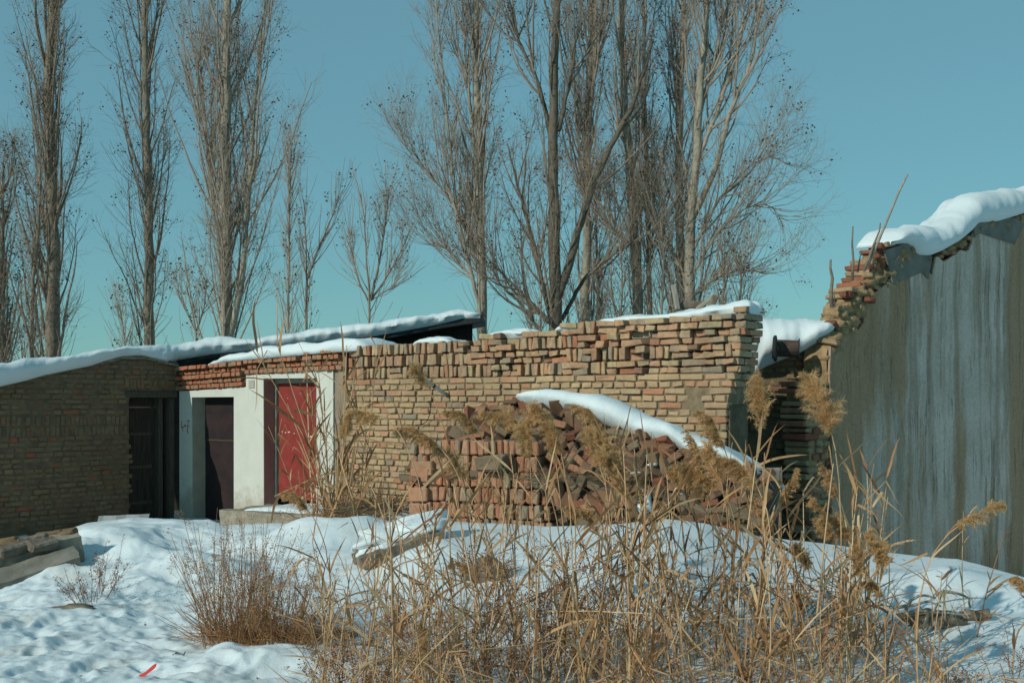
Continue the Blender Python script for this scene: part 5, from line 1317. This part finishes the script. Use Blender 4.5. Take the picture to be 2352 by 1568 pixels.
for k_, (uu, yy) in enumerate([(500, 8.45), (545, 8.3), (600, 8.25), (650, 8.2), (700, 8.1)]):
    c_ = PX(uu, 0, yy); c_[2] = gz(c_[0], yy) - .02
    brush(c_, (.20, .14, .02), 150, (.15, .48), 40 + k_, M['straw'], 'grass_tuft', 'straw tuft at the foot of the ' + ['largest rusty shrub on its outer side', 'largest rusty shrub, in front of its middle', 'gap between the two rusty shrubs', 'smaller rusty shrub beside the reeds', 'first reeds next to the rusty shrubs'][k_], 'grass tuft', up=1.1, thick=(.0015, .004))
brush(PX(1350, 1100, 12.7), (1.0, .3, .1), 700, (.1, .35), 7, M['twigs'], 'twig_litter', 'dead twigs and straw caught among the rubble bricks', 'twigs', thick=(.0015, .004))

# ------------------------------------------------------------------ rusty shrubs
def shrub(px, Y, h, rad, n, seed, label, mat='weed', lean=.25, leafn=14, leafs=.007, sub=9):
    g = np.random.default_rng(seed); x = (px - U0) / F * Y; base = np.array([x, Y, gz(x, Y) - .02])
    root = empty('dry_shrub', tuple(base), 0, label=label, cat='shrub', group='rusty dry shrubs on the snow')
    K = 9; P = np.empty((n, K, 3)); a = g.uniform(0, 2 * np.pi, n); q = np.sqrt(g.random(n)) * rad * .35
    P[:, 0] = np.stack([np.cos(a) * q, np.sin(a) * q, np.zeros(n)], -1)
    d = unit(np.stack([np.cos(a) * lean * g.random(n) * 1.6, np.sin(a) * lean * g.random(n) * 1.6, np.ones(n)], -1)); l = (h * g.uniform(.5, 1.1, n))[:, None] / (K - 1)
    for j in range(1, K): d = unit(d + g.normal(0, .07, (n, 3))); P[:, j] = P[:, j - 1] + d * l
    R = np.linspace(.0032, .0012, K)[None] * g.uniform(.7, 1.2, n)[:, None]
    P2, R2 = grow(g, P, R, n * sub, .2, 1, .22 * h, (20, 60), 6, .06, .14, .0013, rend=.6)
    P3, R3 = grow(g, P2, R2, n * sub * 2, .2, 1, .07 * h, (25, 70), 4, .02, .2, .0009, rend=.7)
    mob('stems', [tubes(P, R, 4), tubes(P2, R2, 3), tubes(P3, R3, 3)], M[mat], root)
    mob('seed_heads', [leaf_bits(g, P2, n * leafn, leafs, 5, .012), leaf_bits(g, P3, n * leafn, leafs, 3, .008)], M[mat], root)
shrub(545, 8.3, .95, .7, 95, 1, 'largest rusty dry shrub, standing before the concrete step', mat='straw', lean=.30, leafn=7, leafs=.006, sub=7)
shrub(650, 8.1, .70, .7, 60, 2, 'rusty dry shrub overlapping the largest one on its reed side', mat='straw', lean=.40, leafn=6, leafs=.006, sub=7)
shrub(212, float(hit(212, 1385)[1]), .42, .4, 16, 3, 'small dry shrub alone on the left snow bank', lean=.6, leafn=6)
shrub(250, 10.1, .50, .25, 5, 33, 'sparse dark weed stalk behind the small shrub on the snow bank', lean=.7, leafn=10)
shrub(1215, 7.2, 1.05, .5, 20, 4, 'reddish fine twigged shrub in the middle of the reeds', lean=.25)
shrub(1290, 7.4, .95, .5, 18, 5, 'second reddish shrub against the brick stack foot', lean=.3)
shrub(820, 6.7, .55, .6, 22, 6, 'low rusty shrub at the near left corner of the reed thicket', lean=.5)
shrub(1120, 6.6, .50, .6, 20, 7, 'low rusty shrub under the reeds left of centre', lean=.5)
shrub(1000, 6.9, .75, .6, 16, 17, 'rusty shrub among the reeds below the tilted slab', lean=.4)
shrub(1420, 6.6, .45, .6, 18, 8, 'low rusty shrub under the reeds in the centre bottom', lean=.5)
shrub(2240, 6.5, .42, .5, 9, 9, 'sparse dark weed at the near right below the root stump', lean=.7, leafn=8, leafs=.006)
shrub(2330, 6.9, .40, .5, 8, 10, 'sparse dark weed by the right picture edge', lean=.7, leafn=8, leafs=.006)
shrub(2150, 6.6, .35, .5, 8, 11, 'sparse weed between the reed thicket and the root stump', lean=.7, leafn=8, leafs=.006)
shrub(1700, 6.6, .35, .6, 12, 12, 'low dry weed under the reeds right of centre', lean=.6)
